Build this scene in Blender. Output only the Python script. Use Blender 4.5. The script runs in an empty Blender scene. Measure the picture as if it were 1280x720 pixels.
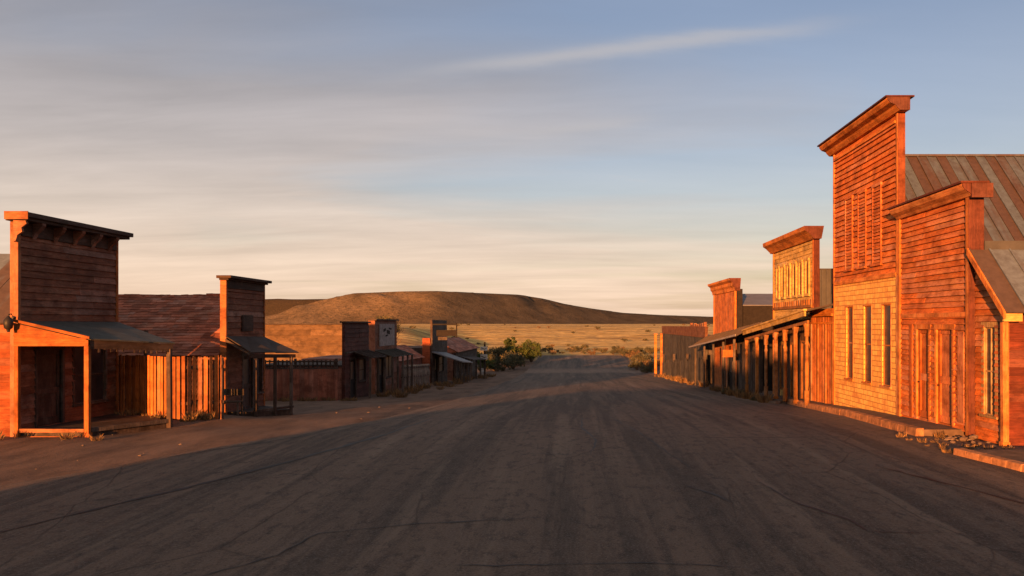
import bpy, math, random
from mathutils import Vector, noise
R = random.Random(7)
C = bpy.data.collections.new("town"); bpy.context.scene.collection.children.link(C)
PI = math.pi
EYE = 2.8

# ------------------------------------------------------------------ terrain profile
KN = [(-400, 0), (14, 0), (20, -.02), (26, -.2), (32, -.5), (45, -1.1), (53, -1.42), (85, -2.7), (98, -2.95), (115, -2.85), (135, -2.45), (152, -2.3), (175, -2.6),
      (240, -2.9), (400, -2.6), (1000, -2.2), (2000, -1.5), (9000, -1)]
def prof(y):
    if y <= KN[0][0]: return KN[0][1]
    for (a, za), (b, zb) in zip(KN, KN[1:]):
        if y <= b:
            t = (y-a)/(b-a); return za+(zb-za)*t
    return 0
def nz(x, y, z=0, s=1): return noise.noise(Vector((x*s, y*s, z)))
LEDGE = [(-60, -13.5), (0, -12.2), (14, -10.2), (20, -7.6), (25, -6.2), (35, -5.9), (60, -5.8), (100, -6.2), (152, -6.0), (300, -6)]
def ledge(y):
    for (a, xa), (b, xb) in zip(LEDGE, LEDGE[1:]):
        if y <= b: return xa+(xb-xa)*max(0, (y-a)/(b-a))
    return -6
def redge(y): return 9.3 if y < 110 else max(7.0, 9.3-(y-110)*.05)
def inroad(x, y): return ledge(y)-.3 < x < redge(y)+.3 and y < 290
def ss_(t): t = max(0, min(1, t)); return t*t*(3-2*t)
def gz(x, y):
    z = prof(y)
    off = 0
    dl = ledge(y)-.3-x; dr = x-redge(y)-.3
    d = max(dl, dr, 0) if y < 290 else 6
    w = min(1, d/3)
    off += w*.06*nz(x, y, 3, .5) + w*.03*nz(x, y, 9, 1.7)
    if y > 110:
        k = min(1, (y-110)/120)
        amp = min(1, d/10)*k
        off += amp*(.35*nz(x*.25, y, 5, .03) + .5*nz(x*.3, y, 1, .011)*min(3, y/400))
    lf = ss_((-x-.12*y)/(.10*y+1)) if y > 60 else 0
    rise = 4.7*(lf*ss_((y-85)/100)+(1-lf)*ss_((y-168)/170))
    rise *= 1-.35*ss_((y-900)/1500)
    off += rise
    if -16 < x < -9 and 19 < y < 29:   # bank of dirt under the board fence
        off += .24*math.exp(-((y-24.0)/1.3)**2)*math.exp(-((x+12.2)/1.9)**4)
    if inroad(x, y): off -= .04
    return z+off

# ------------------------------------------------------------------ materials
def newmat(name):
    m = bpy.data.materials.new(name); m.use_nodes = True
    nt = m.node_tree; nt.nodes.clear()
    o = nt.nodes.new('ShaderNodeOutputMaterial'); b = nt.nodes.new('ShaderNodeBsdfPrincipled')
    nt.links.new(b.outputs[0], o.inputs[0])
    return m, nt, b
class NT:
    def __init__(s, nt): s.nt = nt
    def n(s, t, **k):
        x = s.nt.nodes.new(t)
        for a, v in k.items():
            if a.startswith('_'): x.inputs[int(a[1:])].default_value = v
            else: setattr(x, a, v)
        return x
    def l(s, a, b): s.nt.links.new(a, b)
    def coord(s, scale=(1, 1, 1), rot=(0, 0, 0), loc=(0, 0, 0)):
        t = s.n('ShaderNodeTexCoord'); m = s.n('ShaderNodeMapping')
        m.inputs['Scale'].default_value = scale; m.inputs['Rotation'].default_value = rot; m.inputs['Location'].default_value = loc
        s.l(t.outputs['Object'], m.inputs[0]); return m.outputs[0]
    def noise(s, co, scale=1, detail=5, rough=.6, dist=0):
        x = s.n('ShaderNodeTexNoise'); x.inputs['Scale'].default_value = scale; x.inputs['Detail'].default_value = detail
        x.inputs['Roughness'].default_value = rough; x.inputs['Distortion'].default_value = dist
        s.l(co, x.inputs['Vector']); return x.outputs['Fac']
    def ramp(s, f, stops):
        x = s.n('ShaderNodeValToRGB'); e = x.color_ramp.elements
        while len(e) < len(stops): e.new(.5)
        for el, (p, c) in zip(e, stops):
            el.position = p; el.color = c if len(c) == 4 else (*c, 1)
        s.l(f, x.inputs[0]); return x.outputs[0]
    def mix(s, f, a, b, mode='MIX'):
        x = s.n('ShaderNodeMix', data_type='RGBA', blend_type=mode)
        for v, i in ((f, 0), (a, 6), (b, 7)):
            if isinstance(v, (int, float)): x.inputs[i].default_value = v
            elif isinstance(v, tuple): x.inputs[i].default_value = (*v, 1) if len(v) == 3 else v
            else: s.l(v, x.inputs[i])
        return x.outputs[2]
    def math(s, op, a, b=0, c=0):
        x = s.n('ShaderNodeMath', operation=op)
        for i, v in enumerate((a, b, c)):
            if isinstance(v, (int, float)): x.inputs[i].default_value = v
            else: s.l(v, x.inputs[i])
        return x.outputs[0]
    def bump(s, h, b, strength=.4, dist=.02):
        x = s.n('ShaderNodeBump'); x.inputs['Strength'].default_value = strength; x.inputs['Distance'].default_value = dist
        s.l(h, x.inputs['Height']); s.l(x.outputs[0], b.inputs['Normal'])
def g3(v): return (v, v, v)
def mul(c, k): return tuple(min(1, x*k) for x in c)

def wood(name, c, axis='H', worn=(.30, .22, .16), wear=.35, rough=.8, var=.45, seed=0):
    """weathered boards: grain along the board, a tone of its own for each board, peeling / bleached patches"""
    m, nt, b = newmat(name); q = NT(nt)
    sc = {'H': (1.2, 1.2, 34), 'V': (26, 26, 1.2)}[axis]
    gr = q.noise(q.coord(sc, loc=(seed*3.1, seed, 0)), 1, 6, .65, .25)
    at = q.n('ShaderNodeAttribute', attribute_name='rnd')
    base = q.mix(q.ramp(gr, [(.3, g3(0)), (.7, g3(1))]), mul(c, .55), mul(c, 1.15))
    base = q.mix(1.0, base, q.ramp(at.outputs['Fac'], [(0, g3(1-var)), (1, g3(1))]), 'MULTIPLY')
    g2 = q.math('FRACT', q.math('MULTIPLY', at.outputs['Fac'], 7.31))
    base = q.mix(q.ramp(g2, [(.6, g3(0)), (1, g3(.55*min(1, wear*2)))]), base, tuple(.5*x+.5*y for x, y in zip(worn, (sum(worn)/3,)*3)))
    fine = q.noise(q.coord({'H': (5, 5, 90), 'V': (80, 80, 5)}[axis], loc=(0, seed, 0)), 1, 3, .6)
    base = q.mix(q.ramp(fine, [(.34, g3(.7)), (.46, g3(0))]), base, mul(c, .18))
    sc2 = {'H': (.55, .55, 2.6), 'V': (2.4, 2.4, .5)}[axis]
    pt = q.noise(q.coord(sc2, loc=(seed, 0, 2)), 1.6, 7, .72, .4)
    base = q.mix(q.ramp(pt, [(.5, g3(0)), (.62, g3(wear))]), base, worn)
    dk = q.noise(q.coord((.6, .6, .9), loc=(0, seed, 7)), 2.2, 6, .7)
    base = q.mix(q.ramp(dk, [(.34, g3(.8)), (.56, g3(0))]), base, mul(c, .22))
    q.l(base, b.inputs['Base Color']); b.inputs['Roughness'].default_value = rough
    b.inputs['Specular IOR Level'].default_value = .2
    q.bump(q.math('ADD', gr, q.math('MULTIPLY', pt, .5)), b, .7, .012)
    return m
def plain(name, c, rough=.8, n=6, amt=.4, bump=.3, metal=0):
    m, nt, b = newmat(name); q = NT(nt)
    f = q.noise(q.coord(), n, 6, .65)
    q.l(q.mix(q.ramp(f, [(.3, g3(0)), (.7, g3(1))]), mul(c, 1-amt), mul(c, 1+amt*.5)), b.inputs['Base Color'])
    b.inputs['Roughness'].default_value = rough; b.inputs['Metallic'].default_value = metal
    b.inputs['Specular IOR Level'].default_value = .25
    q.bump(f, b, bump, .02); return m
def metal_roof(name, c, rust, width=.55, rustamt=.6, axis=0):
    m, nt, b = newmat(name); q = NT(nt)
    co = q.coord()
    at = q.n('ShaderNodeAttribute', attribute_name='rnd')
    f = q.noise(q.coord((1, .6, .6)), .9, 6, .7, .3)
    st = q.noise(q.coord((6, .4, .4)), 1, 5, .6)
    s = q.math('ADD', q.math('MULTIPLY', f, .6), q.math('ADD', q.math('MULTIPLY', st, .4), q.math('MULTIPLY', q.math('SUBTRACT', at.outputs['Fac'], .5), rustamt)))
    col = q.mix(q.ramp(s, [(.4, g3(0)), (.62, g3(1))]), c, rust)
    col = q.mix(q.ramp(q.noise(co, 5, 6, .7), [(.3, g3(.5)), (.6, g3(0))]), col, mul(rust, .35))
    q.l(col, b.inputs['Base Color']); b.inputs['Roughness'].default_value = .62
    b.inputs['Specular IOR Level'].default_value = .3
    q.bump(f, b, .25, .02)
    return m

M = {}
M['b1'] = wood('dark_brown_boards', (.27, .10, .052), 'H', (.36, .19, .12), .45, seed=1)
M['b1trim'] = wood('orange_brown_trim', (.42, .125, .028), 'V', (.40, .17, .06), .4, seed=2, var=.2)
M['b1h'] = wood('orange_brown_beam', (.42, .125, .028), 'H', (.40, .17, .06), .4, seed=3, var=.2)
M['dark'] = wood('old_dark_beam', (.085, .05, .035), 'H', (.14, .10, .08), .4, seed=4)
M['darkv'] = wood('old_dark_post', (.095, .06, .045), 'V', (.16, .12, .1), .4, seed=5)
M['fence'] = wood('tan_fence_boards', (.66, .21, .05), 'V', (.5, .2, .08), .45, seed=6, var=.55)
M['shingle'] = wood('brown_roof_boards', (.62, .20, .115), 'H', (.5, .25, .16), .4, seed=7, var=.65)
M['redwall'] = wood('red_brown_wall', (.42, .14, .085), 'V', (.42, .2, .13), .3, seed=8)
M['porchroof'] = plain('grey_green_roofing', (.075, .075, .068), .75, 3, .4)
M['tarroof'] = plain('brown_black_roofing', (.06, .045, .04), .85, 3, .4)
M['grey'] = wood('grey_weathered_boards', (.15, .11, .085), 'V', (.20, .16, .13), .5, seed=9, var=.6)
M['greyshade'] = wood('grey_shaded_boards', (.085, .075, .062), 'V', (.12, .11, .095), .5, seed=38, var=.7)  # grey boards darkened in colour to stand for shade on the far row
M['whitewood'] = wood('faded_white_wood', (.42, .36, .30), 'V', (.3, .2, .15), .5, seed=10)
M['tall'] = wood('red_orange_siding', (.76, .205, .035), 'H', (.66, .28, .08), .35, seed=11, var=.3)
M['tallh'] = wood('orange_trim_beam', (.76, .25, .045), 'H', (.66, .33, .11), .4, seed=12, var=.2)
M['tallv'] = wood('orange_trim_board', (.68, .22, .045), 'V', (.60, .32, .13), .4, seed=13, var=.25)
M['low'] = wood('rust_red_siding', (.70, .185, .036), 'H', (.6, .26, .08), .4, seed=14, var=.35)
M['door'] = wood('red_door_wood', (.66, .18, .04), 'V', (.6, .27, .1), .4, seed=15)
M['cream'] = wood('cream_frame_wood', (.56, .34, .14), 'V', (.4, .28, .16), .4, seed=16, var=.15)
M['gold'] = wood('gold_painted_boards', (.74, .46, .13), 'H', (.6, .44, .2), .4, seed=17, var=.25)
M['goldv'] = wood('gold_painted_posts', (.44, .175, .045), 'V', (.36, .21, .1), .45, seed=18, var=.35)
M['tower'] = wood('flame_orange_boards', (.66, .20, .045), 'V', (.55, .26, .1), .3, seed=19, var=.2)
M['darkred'] = wood('dark_red_shade_boards', (.13, .035, .02), 'V', (.16, .06, .035), .3, seed=20)  # paints shade onto camera-facing ends; plain dark red elsewhere
M['nearwall'] = wood('deep_red_siding', (.20, .045, .022), 'H', (.24, .09, .045), .3, seed=21)
M['rust'] = metal_roof('rusted_sheet_roof', (.075, .10, .135), (.065, .042, .036))
M['rust2'] = metal_roof('rust_brown_sheet_roof', (.11, .14, .18), (.08, .055, .045), rustamt=.6)
M['corr'] = plain('grey_sheet_metal', (.06, .06, .062), .6, 2, .3)
M['pale'] = plain('pale_sheet_metal', (.13, .13, .145), .55, 2, .25)
M['iron'] = plain('black_iron', (.02, .018, .017), .5, 9, .3)
M['white'] = plain('chalky_white_paint', (.6, .57, .52), .8, 9, .4)
M['greyboard'] = plain('faded_grey_sign_board', (.28, .25, .24), .85, 5, .45)
M['black'] = plain('blackened_wood', (.02, .016, .014), .9, 6, .4)
m, nt, b = newmat('dusty_glass'); q = NT(nt)
q.l(q.ramp(q.noise(q.coord(), 3, 5), [(.3, (.012, .012, .014)), (.8, (.05, .05, .055))]), b.inputs['Base Color'])
b.inputs['Roughness'].default_value = .3; b.inputs['Specular IOR Level'].default_value = .35
M['glass'] = m
# painted block work
m, nt, b = newmat('painted_block'); q = NT(nt)
br = q.n('ShaderNodeTexBrick'); br.inputs['Scale'].default_value = 1; br.inputs['Mortar Size'].default_value = .012
br.inputs['Brick Width'].default_value = .42; br.inputs['Row Height'].default_value = .17; br.inputs['Bias'].default_value = 0
tc = q.n('ShaderNodeTexCoord'); sx = q.n('ShaderNodeSeparateXYZ'); cx = q.n('ShaderNodeCombineXYZ')
q.l(tc.outputs['Object'], sx.inputs[0]); q.l(sx.outputs['Y'], cx.inputs[0]); q.l(sx.outputs['Z'], cx.inputs[1])
q.l(cx.outputs[0], br.inputs['Vector'])
br.inputs['Color1'].default_value = (.78, .50, .13, 1); br.inputs['Color2'].default_value = (.66, .36, .09, 1); br.inputs['Mortar'].default_value = (.38, .16, .045, 1)
f = q.noise(q.coord(), 1.8, 7, .72)
col = q.mix(q.ramp(f, [(.48, g3(0)), (.62, g3(.6))]), br.outputs['Color'], (.45, .15, .05))
q.l(col, b.inputs['Base Color']); b.inputs['Roughness'].default_value = .85; b.inputs['Specular IOR Level'].default_value = .2
q.bump(q.math('ADD', q.math('MULTIPLY', br.outputs['Fac'], -1), q.math('MULTIPLY', q.noise(q.coord(), 9, 6), .6)), b, .8, .015)
M['brick'] = m
# concrete kerb
M['kerb'] = plain('cracked_concrete', (.34, .16, .075), .95, 5, .6, .8)
M['walk'] = plain('dusty_paving', (.13, .085, .06), .95, 3, .45, .6)
M['stone'] = plain('pale_rubble', (.17, .12, .09), .9, 6, .5, .6)
M['stem'] = plain('dry_stem', (.12, .08, .05), .9, 8, .3)
def leafmat(name, c):
    m, nt, b = newmat(name); q = NT(nt)
    at = q.n('ShaderNodeAttribute', attribute_name='rnd')
    q.l(q.ramp(at.outputs['Fac'], [(0, mul(c, .45)), (.6, c), (1, (c[0]*1.9, c[1]*1.5, c[2]*1.1))]), b.inputs['Base Color'])
    b.inputs['Roughness'].default_value = .8; b.inputs['Specular IOR Level'].default_value = .15
    return m
M['sage'] = leafmat('grey_green_leaves', (.085, .085, .05))
M['green'] = leafmat('green_leaves', (.055, .08, .025))
M['dry'] = leafmat('dry_straw', (.17, .11, .055))

# ------------------------------------------------------------------ mesh helpers
def root_of(o):
    while o.parent: o = o.parent
    return o
class MB:
    def __init__(s): s.v = []; s.f = []; s.r = []
    def poly(s, pts, r=None):
        n = len(s.v); s.v += [tuple(p) for p in pts]; s.f.append(tuple(range(n, n+len(pts)))); s.r.append(R.random() if r is None else r)
    def hexa(s, p, r=None):
        """8 points: bottom ring 0-3, top ring 4-7"""
        n = len(s.v); s.v += [tuple(x) for x in p]; r = R.random() if r is None else r
        for f in ((0, 3, 2, 1), (4, 5, 6, 7), (0, 1, 5, 4), (1, 2, 6, 5), (2, 3, 7, 6), (3, 0, 4, 7)):
            s.f.append(tuple(n+i for i in f)); s.r.append(r)
    def box(s, x0, x1, y0, y1, z0, z1, r=None, j=0):
        P = [(x0, y0, z0), (x1, y0, z0), (x1, y1, z0), (x0, y1, z0), (x0, y0, z1), (x1, y0, z1), (x1, y1, z1), (x0, y1, z1)]
        if j: P = [tuple(c+R.uniform(-j, j) for c in p) for p in P]
        s.hexa(P, r)
    def slab(s, q4, t, r=None):
        """quad (upper surface) thickened downwards by t"""
        s.hexa([(x, y, z-t) for x, y, z in q4]+[tuple(p) for p in q4], r)
    def prism(s, ring, vec, r=None):
        n = len(s.v); k = len(ring); r = R.random() if r is None else r
        s.v += [tuple(p) for p in ring]+[tuple(Vector(p)+Vector(vec)) for p in ring]
        s.f.append(tuple(range(n, n+k))[::-1]); s.r.append(r); s.f.append(tuple(range(n+k, n+2*k))); s.r.append(r)
        for i in range(k):
            j = (i+1) % k; s.f.append((n+i, n+j, n+k+j, n+k+i)); s.r.append(r)
    def tube(s, pts, rads, k=8, r=None):
        r = R.random() if r is None else r; n = len(s.v); pts = [Vector(p) for p in pts]
        for i, p in enumerate(pts):
            d = (pts[min(i+1, len(pts)-1)]-pts[max(i-1, 0)]).normalized()
            a = d.orthogonal().normalized() if abs(d.z) < .9 else Vector((1, 0, 0)); a = (a-d*a.dot(d)).normalized(); b = d.cross(a)
            for t in range(k):
                an = 2*PI*t/k; s.v.append(tuple(p+(a*math.cos(an)+b*math.sin(an))*rads[i]))
        for i in range(len(pts)-1):
            for t in range(k):
                u = (t+1) % k; s.f.append((n+i*k+t, n+i*k+u, n+(i+1)*k+u, n+(i+1)*k+t)); s.r.append(r)
        s.f.append(tuple(n+t for t in range(k))[::-1]); s.r.append(r)
        e = n+(len(pts)-1)*k; s.f.append(tuple(e+t for t in range(k))); s.r.append(r)
    def build(s, name, mat, parent=None, smooth=False, bevel=0, loc=None):
        me = bpy.data.meshes.new(name)
        o = Vector((0, 0, 0))
        if parent: o = root_of(parent).location
        elif loc is not None: o = Vector(loc)
        elif s.v:
            xs = [v[0] for v in s.v]; ys = [v[1] for v in s.v]; o = Vector(((min(xs)+max(xs))/2, (min(ys)+max(ys))/2, min(v[2] for v in s.v)))
        me.from_pydata([(v[0]-o.x, v[1]-o.y, v[2]-o.z) for v in s.v], [], s.f)
        at = me.attributes.new('rnd', 'FLOAT', 'FACE'); at.data.foreach_set('value', s.r)
        me.materials.append(M[mat] if isinstance(mat, str) else mat)
        if smooth:
            for p in me.polygons: p.use_smooth = True
        me.update()
        ob = bpy.data.objects.new(name, me); C.objects.link(ob)
        if parent: ob.parent = parent
        else: ob.location = o
        if bevel:
            bm = ob.modifiers.new('bevel', 'BEVEL'); bm.width = bevel; bm.segments = 1; bm.limit_method = 'ANGLE'
        return ob
def tag(o, label=None, cat=None, group=None, kind=None):
    if label: o['label'] = label
    if cat: o['category'] = cat
    if group: o['group'] = group
    if kind: o['kind'] = kind
    return o
def thing(name, loc, label, cat, group=None):
    o = bpy.data.objects.new(name, None); C.objects.link(o); o.location = loc; o.empty_display_size = .3
    return tag(o, label, cat, group)

def each(mb, name, mat, parent, nv=8, nf=6, bevel=0):
    out = []
    for k in range(len(mb.v)//nv):
        m_ = MB(); m_.v = mb.v[k*nv:(k+1)*nv]; m_.f = [tuple(i-k*nv for i in f) for f in mb.f[k*nf:(k+1)*nf]]; m_.r = mb.r[k*nf:(k+1)*nf]
        out.append(m_.build(name, mat, parent, bevel=bevel))
    return out
class Wall:
    """a wall running from a to b (plan), outward normal on the side of 'out'; s along, w outward"""
    def __init__(s, a, b, out):
        s.a = Vector(a); d = Vector(b)-s.a; s.L = d.length; s.d = d/s.L
        n = Vector((s.d.y, -s.d.x)); s.n = n if n.dot(Vector(out)) > 0 else -n
    def p(s, u, z, w=0):
        q = s.a+s.d*u+s.n*w; return (q.x, q.y, z)
    def box(s, mb, u0, u1, z0, z1, w0, w1, r=None, j=0, z0b=None, z1b=None):
        z0b = z0 if z0b is None else z0b; z1b = z1 if z1b is None else z1b
        P = [s.p(u0, z0, w0), s.p(u1, z0b, w0), s.p(u1, z0b, w1), s.p(u0, z0, w1), s.p(u0, z1, w0), s.p(u1, z1b, w0), s.p(u1, z1b, w1), s.p(u0, z1, w1)]
        if j: P = [tuple(c+R.uniform(-j, j) for c in p) for p in P]
        mb.hexa(P, r)
def siding(mb, W, z0, z1, u0=0, u1=None, h=.16, holes=(), t=.02, lap=.022, zb=None, maxlen=3.2, topf=None):
    """lapped horizontal boards; holes = (u0,u1,z0,z1)"""
    u1 = W.L if u1 is None else u1
    n = max(1, round((z1-z0)/h)); h = (z1-z0)/n
    for i in range(n):
        a = z0+i*h; b = a+h
        segs = [(u0, u1)]
        for (ha, hb, hz0, hz1) in holes:
            if b > hz0+.01 and a < hz1-.01:
                ns = []
                for (x, y) in segs:
                    if hb <= x or ha >= y: ns.append((x, y)); continue
                    if ha > x: ns.append((x, ha))
                    if hb < y: ns.append((hb, y))
                segs = ns
        for (x, y) in segs:
            if topf:
                x = max(x, topf(b)[0]); y = min(y, topf(b)[1])
            if y-x < .02: continue
            cuts = [x]
            while y-cuts[-1] > maxlen: cuts.append(cuts[-1]+R.uniform(1.6, maxlen))
            cuts.append(y)
            for c, d in zip(cuts, cuts[1:]):
                e = R.uniform(-.003, .003); dz = R.uniform(-.004, .004); dz2 = dz+R.uniform(-.003, .003)
                sa, sb = .022*nz(c, i*.13, W.a.y, .5), .022*nz(d, i*.13, W.a.y, .5); c += .002; d -= .002; dz += sa; dz2 += sb; e += .006*nz(c, i*3.1, 1, 1)
                P = [W.p(c, a+dz, -.01), W.p(d, a+dz2, -.01), W.p(d, a+dz2, t+lap+e), W.p(c, a+dz, t+lap+e),
                     W.p(c, b+dz-.002, -.01), W.p(d, b+dz2-.002, -.01), W.p(d, b+dz2-.002, t*.4+e), W.p(c, b+dz-.002, t*.4+e)]
                mb.hexa(P)
def core(W, z0, z1, holes, mb, u0=0, u1=None, th=.12, back=0):
    """solid wall behind the boards with openings cut out"""
    u1 = W.L if u1 is None else u1
    us = sorted({u0, u1, *[h[0] for h in holes], *[h[1] for h in holes]}); zs = sorted({z0, z1, *[h[2] for h in holes], *[h[3] for h in holes]})
    for a, b in zip(us, us[1:]):
        for c, d in zip(zs, zs[1:]):
            m = ((a+b)/2, (c+d)/2)
            if any(h[0] < m[0] < h[1] and h[2] < m[1] < h[3] for h in holes): continue
            W.box(mb, a+(.008 if a == u0 else 0), b-(.008 if b == u1 else 0), c, d, -th-back, -.012-back)
def window(W, root, u0, u1, z0, z1, fm='cream', pane='glass', fw=.07, mull=(1, 2), proud=.04, sill=True):
    f = MB()
    for (a, b, c, d) in ((u0-fw, u0, z0-.0, z1), (u1, u1+fw, z0, z1), (u0-fw-.02, u1+fw+.02, z1, z1+fw)):
        W.box(f, a, b, c, d, -.05, proud, j=.002)
    fo = f.build('window', fm, root, bevel=.004)
    s = MB(); W.box(s, u0-fw-.03, u1+fw+.03, z0-.06, z0, -.05, proud+.04)
    if sill: s.build('sill', fm, fo, bevel=.004)
    g = MB(); W.box(g, u0, u1, z0, z1, -.045, -.035); g.build('pane', pane, fo)
    k = MB(); nx, nzz = mull
    for i in range(1, nx): c = u0+(u1-u0)*i/nx; W.box(k, c-.018, c+.018, z0, z1, -.034, -.01)
    for i in range(1, nzz): c = z0+(z1-z0)*i/nzz; W.box(k, u0, u1, c-.02, c+.02, -.0335, -.008)
    for c in (u0, u1-.03): W.box(k, c, c+.03, z0, z1, -.0345, -.012)
    for c in (z0, z1-.03): W.box(k, u0+.03, u1-.03, c, c+.03, -.034, -.013)
    k.build('sash', fm, fo)
    return fo
def door(W, root, u0, u1, z0, z1, dm='door', fm='tallv', fw=.09, double=False, glass=True, proud=.05):
    f = MB()
    for (a, b, c, d) in ((u0-fw, u0, z0, z1), (u1, u1+fw, z0, z1), (u0-fw-.03, u1+fw+.03, z1, z1+fw+.03)):
        W.box(f, a, b, c, d, -.08, proud)
    fr = f.build('door_frame', fm, root, bevel=.005)
    leaves = [(u0, u1)] if not double else [(u0, (u0+u1)/2-.004), ((u0+u1)/2+.004, u1)]
    for (a, b) in leaves:
        d = MB(); W.box(d, a, b, z0+.01, z1, -.10, -.06)
        st = .1
        H = z1-z0
        for (x, y, c, e) in ((a, a+st, z0+.01, z1), (b-st, b, z0+.01, z1), (a+st, b-st, z0+.01, z0+.2), (a+st, b-st, z1-.12, z1), (a+st, b-st, z0+H*.42, z0+H*.5)):
            W.box(d, x, y, c, e, -.059, -.03)
        do = d.build('door', dm, root, bevel=.004)
        if glass:
            g = MB(); W.box(g, a+st+.004, b-st-.004, z0+H*.5+.004, z1-.124, -.0585, -.05); g.build('pane', 'glass', do)
        h = MB(); hu = b-.05 if (double and a == leaves[0][0]) or not double else a+.05
        h.tube([W.p(hu, z0+1.0, -.03), W.p(hu, z0+1.0, .01), W.p(hu, z0+1.0, .03)], [.012, .014, .028], 8); h.build('handle', 'iron', do)
def post(name, root, x, y, z0, z1, r, mat, cap=True, turned=False):
    p = MB()
    if turned:
        H = z1-z0
        prof_ = [(0, r*1.3), (.18, r*1.3), (.181, r*.7), (.25, r), (.5, r*1.05), (.72, r*.8), (.75, r*1.2), (.78, r*.8), (.84, r*.75), (.841, r*1.3), (1, r*1.3)]
        p.tube([(x, y, z0+H*t) for t, _ in prof_], [q_ for _, q_ in prof_], 10)
    else:
        l = R.uniform(-.012, .012), R.uniform(-.012, .012)
        p.hexa([(x-r, y-r, z0), (x+r, y-r, z0), (x+r, y+r, z0), (x-r, y+r, z0), (x-r+l[0], y-r+l[1], z1), (x+r+l[0], y-r+l[1], z1), (x+r+l[0], y+r+l[1], z1), (x-r+l[0], y+r+l[1], z1)])
        if cap:
            p.box(x-r*1.35, x+r*1.35, y-r*1.35, y+r*1.35, z0-.02, z0+.14)
    return p.build(name, mat, root, bevel=.008 if not turned else 0)
def roof_sheets(mb, e0, e1, r0, r1, width=.55, t=.03, lift=.02, ribs=True, jit=.006):
    """sheets laid side by side between eave e0-e1 and ridge r0-r1"""
    e0, e1, r0, r1 = map(Vector, (e0, e1, r0, r1)); n = max(1, round((e1-e0).length/width))
    nrm = (e1-e0).cross(r0-e0).normalized()
    if nrm.z < 0: nrm = -nrm
    for i in range(n):
        a, b = i/n, (i+1)/n
        q4 = [e0.lerp(e1, a), e0.lerp(e1, b), r0.lerp(r1, b), r0.lerp(r1, a)]
        k = (i % 2)*lift*.4+R.uniform(0, jit)
        sl = (q4[0]-q4[3]).normalized()*R.uniform(0, .05)
        q4 = [q4[0]+sl+nrm*k, q4[1]+sl+nrm*k, q4[2]+nrm*k, q4[3]+nrm*k]
        rr = R.random()
        mb.hexa([tuple(p-nrm*t) for p in q4]+[tuple(p) for p in q4], rr)
        if ribs:
            u = (e1-e0).normalized()*.02
            p0, p1 = q4[0]+nrm*.001, q4[3]+nrm*.001
            mb.hexa([tuple(x) for x in (p0-u, p0+u, p1+u, p1-u)]+[tuple(x+nrm*.035) for x in (p0-u, p0+u, p1+u, p1-u)], rr)
def shingle_roof(mb, e0, e1, r0, r1, row=.16, t=.022, wid=.3):
    e0, e1, r0, r1 = map(Vector, (e0, e1, r0, r1)); n = max(1, round((r0-e0).length/row))
    nrm = (e1-e0).cross(r0-e0).normalized()
    if nrm.z < 0: nrm = -nrm
    for i in range(n):
        a, b = i/n, (i+1.15)/n
        L0, L1, H0, H1 = e0.lerp(r0, a), e1.lerp(r1, a), e0.lerp(r0, b), e1.lerp(r1, b)
        L = (L1-L0).length; u = 0
        while u < L:
            w = min(L-u, wid*R.uniform(.5, 1.6)); f0, f1 = u/L, (u+w-.004)/L
            j = nrm*R.uniform(0, .012); k = (L0-H0).normalized()*R.uniform(-.02, .02)
            A, B, D_, E = L0.lerp(L1, f0)+nrm*t+j+k, L0.lerp(L1, f1)+nrm*t+j+k, H0.lerp(H1, f1)+nrm*.004+j, H0.lerp(H1, f0)+nrm*.004+j
            mb.hexa([tuple(x-nrm*t) for x in (A, B, D_, E)]+[tuple(x) for x in (A, B, D_, E)])
            u += w
def vboards(mb, W, z0f, z1f, u0=0, u1=None, w=.16, gap=.008, t=.022, off=0, ragged=.0, miss=()):
    u1 = W.L if u1 is None else u1; u = u0; i = 0
    while u < u1-.03:
        ww = min(w*R.uniform(.85, 1.15), u1-u); a, b = u, u+ww-gap*R.uniform(.4, 1.8); o = off+R.uniform(-.006, .006)
        if i not in miss:
            za, zb = z0f(a), z1f(a)+R.uniform(-ragged, ragged)
            P = [W.p(a, za, o), W.p(b, za, o), W.p(b, za, o+t), W.p(a, za, o+t), W.p(a+R.uniform(-.006, .006), zb, o), W.p(b+R.uniform(-.006, .006), zb+R.uniform(-.3, .3)*ragged, o), W.p(b, zb, o+t), W.p(a, zb, o+t)]
            mb.hexa(P)
        u += ww; i += 1
def stroke(mb, W, pts, w, wd):
    for (u, z), (v, y) in zip(pts, pts[1:]):
        d = Vector((v-u, y-z)); n = Vector((-d.y, d.x)).normalized()*w/2
        a = [(u-n.x, z-n.y), (v-n.x, y-n.y), (v+n.x, y+n.y), (u+n.x, z+n.y)]
        mb.hexa([W.p(x, h, wd) for x, h in a]+[W.p(x, h, wd+.004) for x, h in a])

# ================================================================== SETTING
def grid_obj(name, xs, ys, zf, mat):
    mb = MB(); nx = len(xs)
    mb.v = [(x, y, zf(x, y)) for y in ys for x in xs]
    for j in range(len(ys)-1):
        for i in range(nx-1):
            mb.f.append((j*nx+i, j*nx+i+1, (j+1)*nx+i+1, (j+1)*nx+i)); mb.r.append(.5)
    return mb.build(name, mat, smooth=True, loc=(0, 0, 0))
def steps(lo, hi, d): return [lo+d*i for i in range(int(round((hi-lo)/d))+1)]
xs = steps(-40, 40, .5); k = 40.
while k < 7000: k *= 1.09; xs = [-k]+xs+[k]
ys = steps(0, 60, .5)+steps(61, 160, 1)
k = 160.
while k < 9000: k *= 1.02; ys.append(k)
ys = [-6000, -2000, -600, -200, -80, -40, -20, -10, -5]+ys
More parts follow.
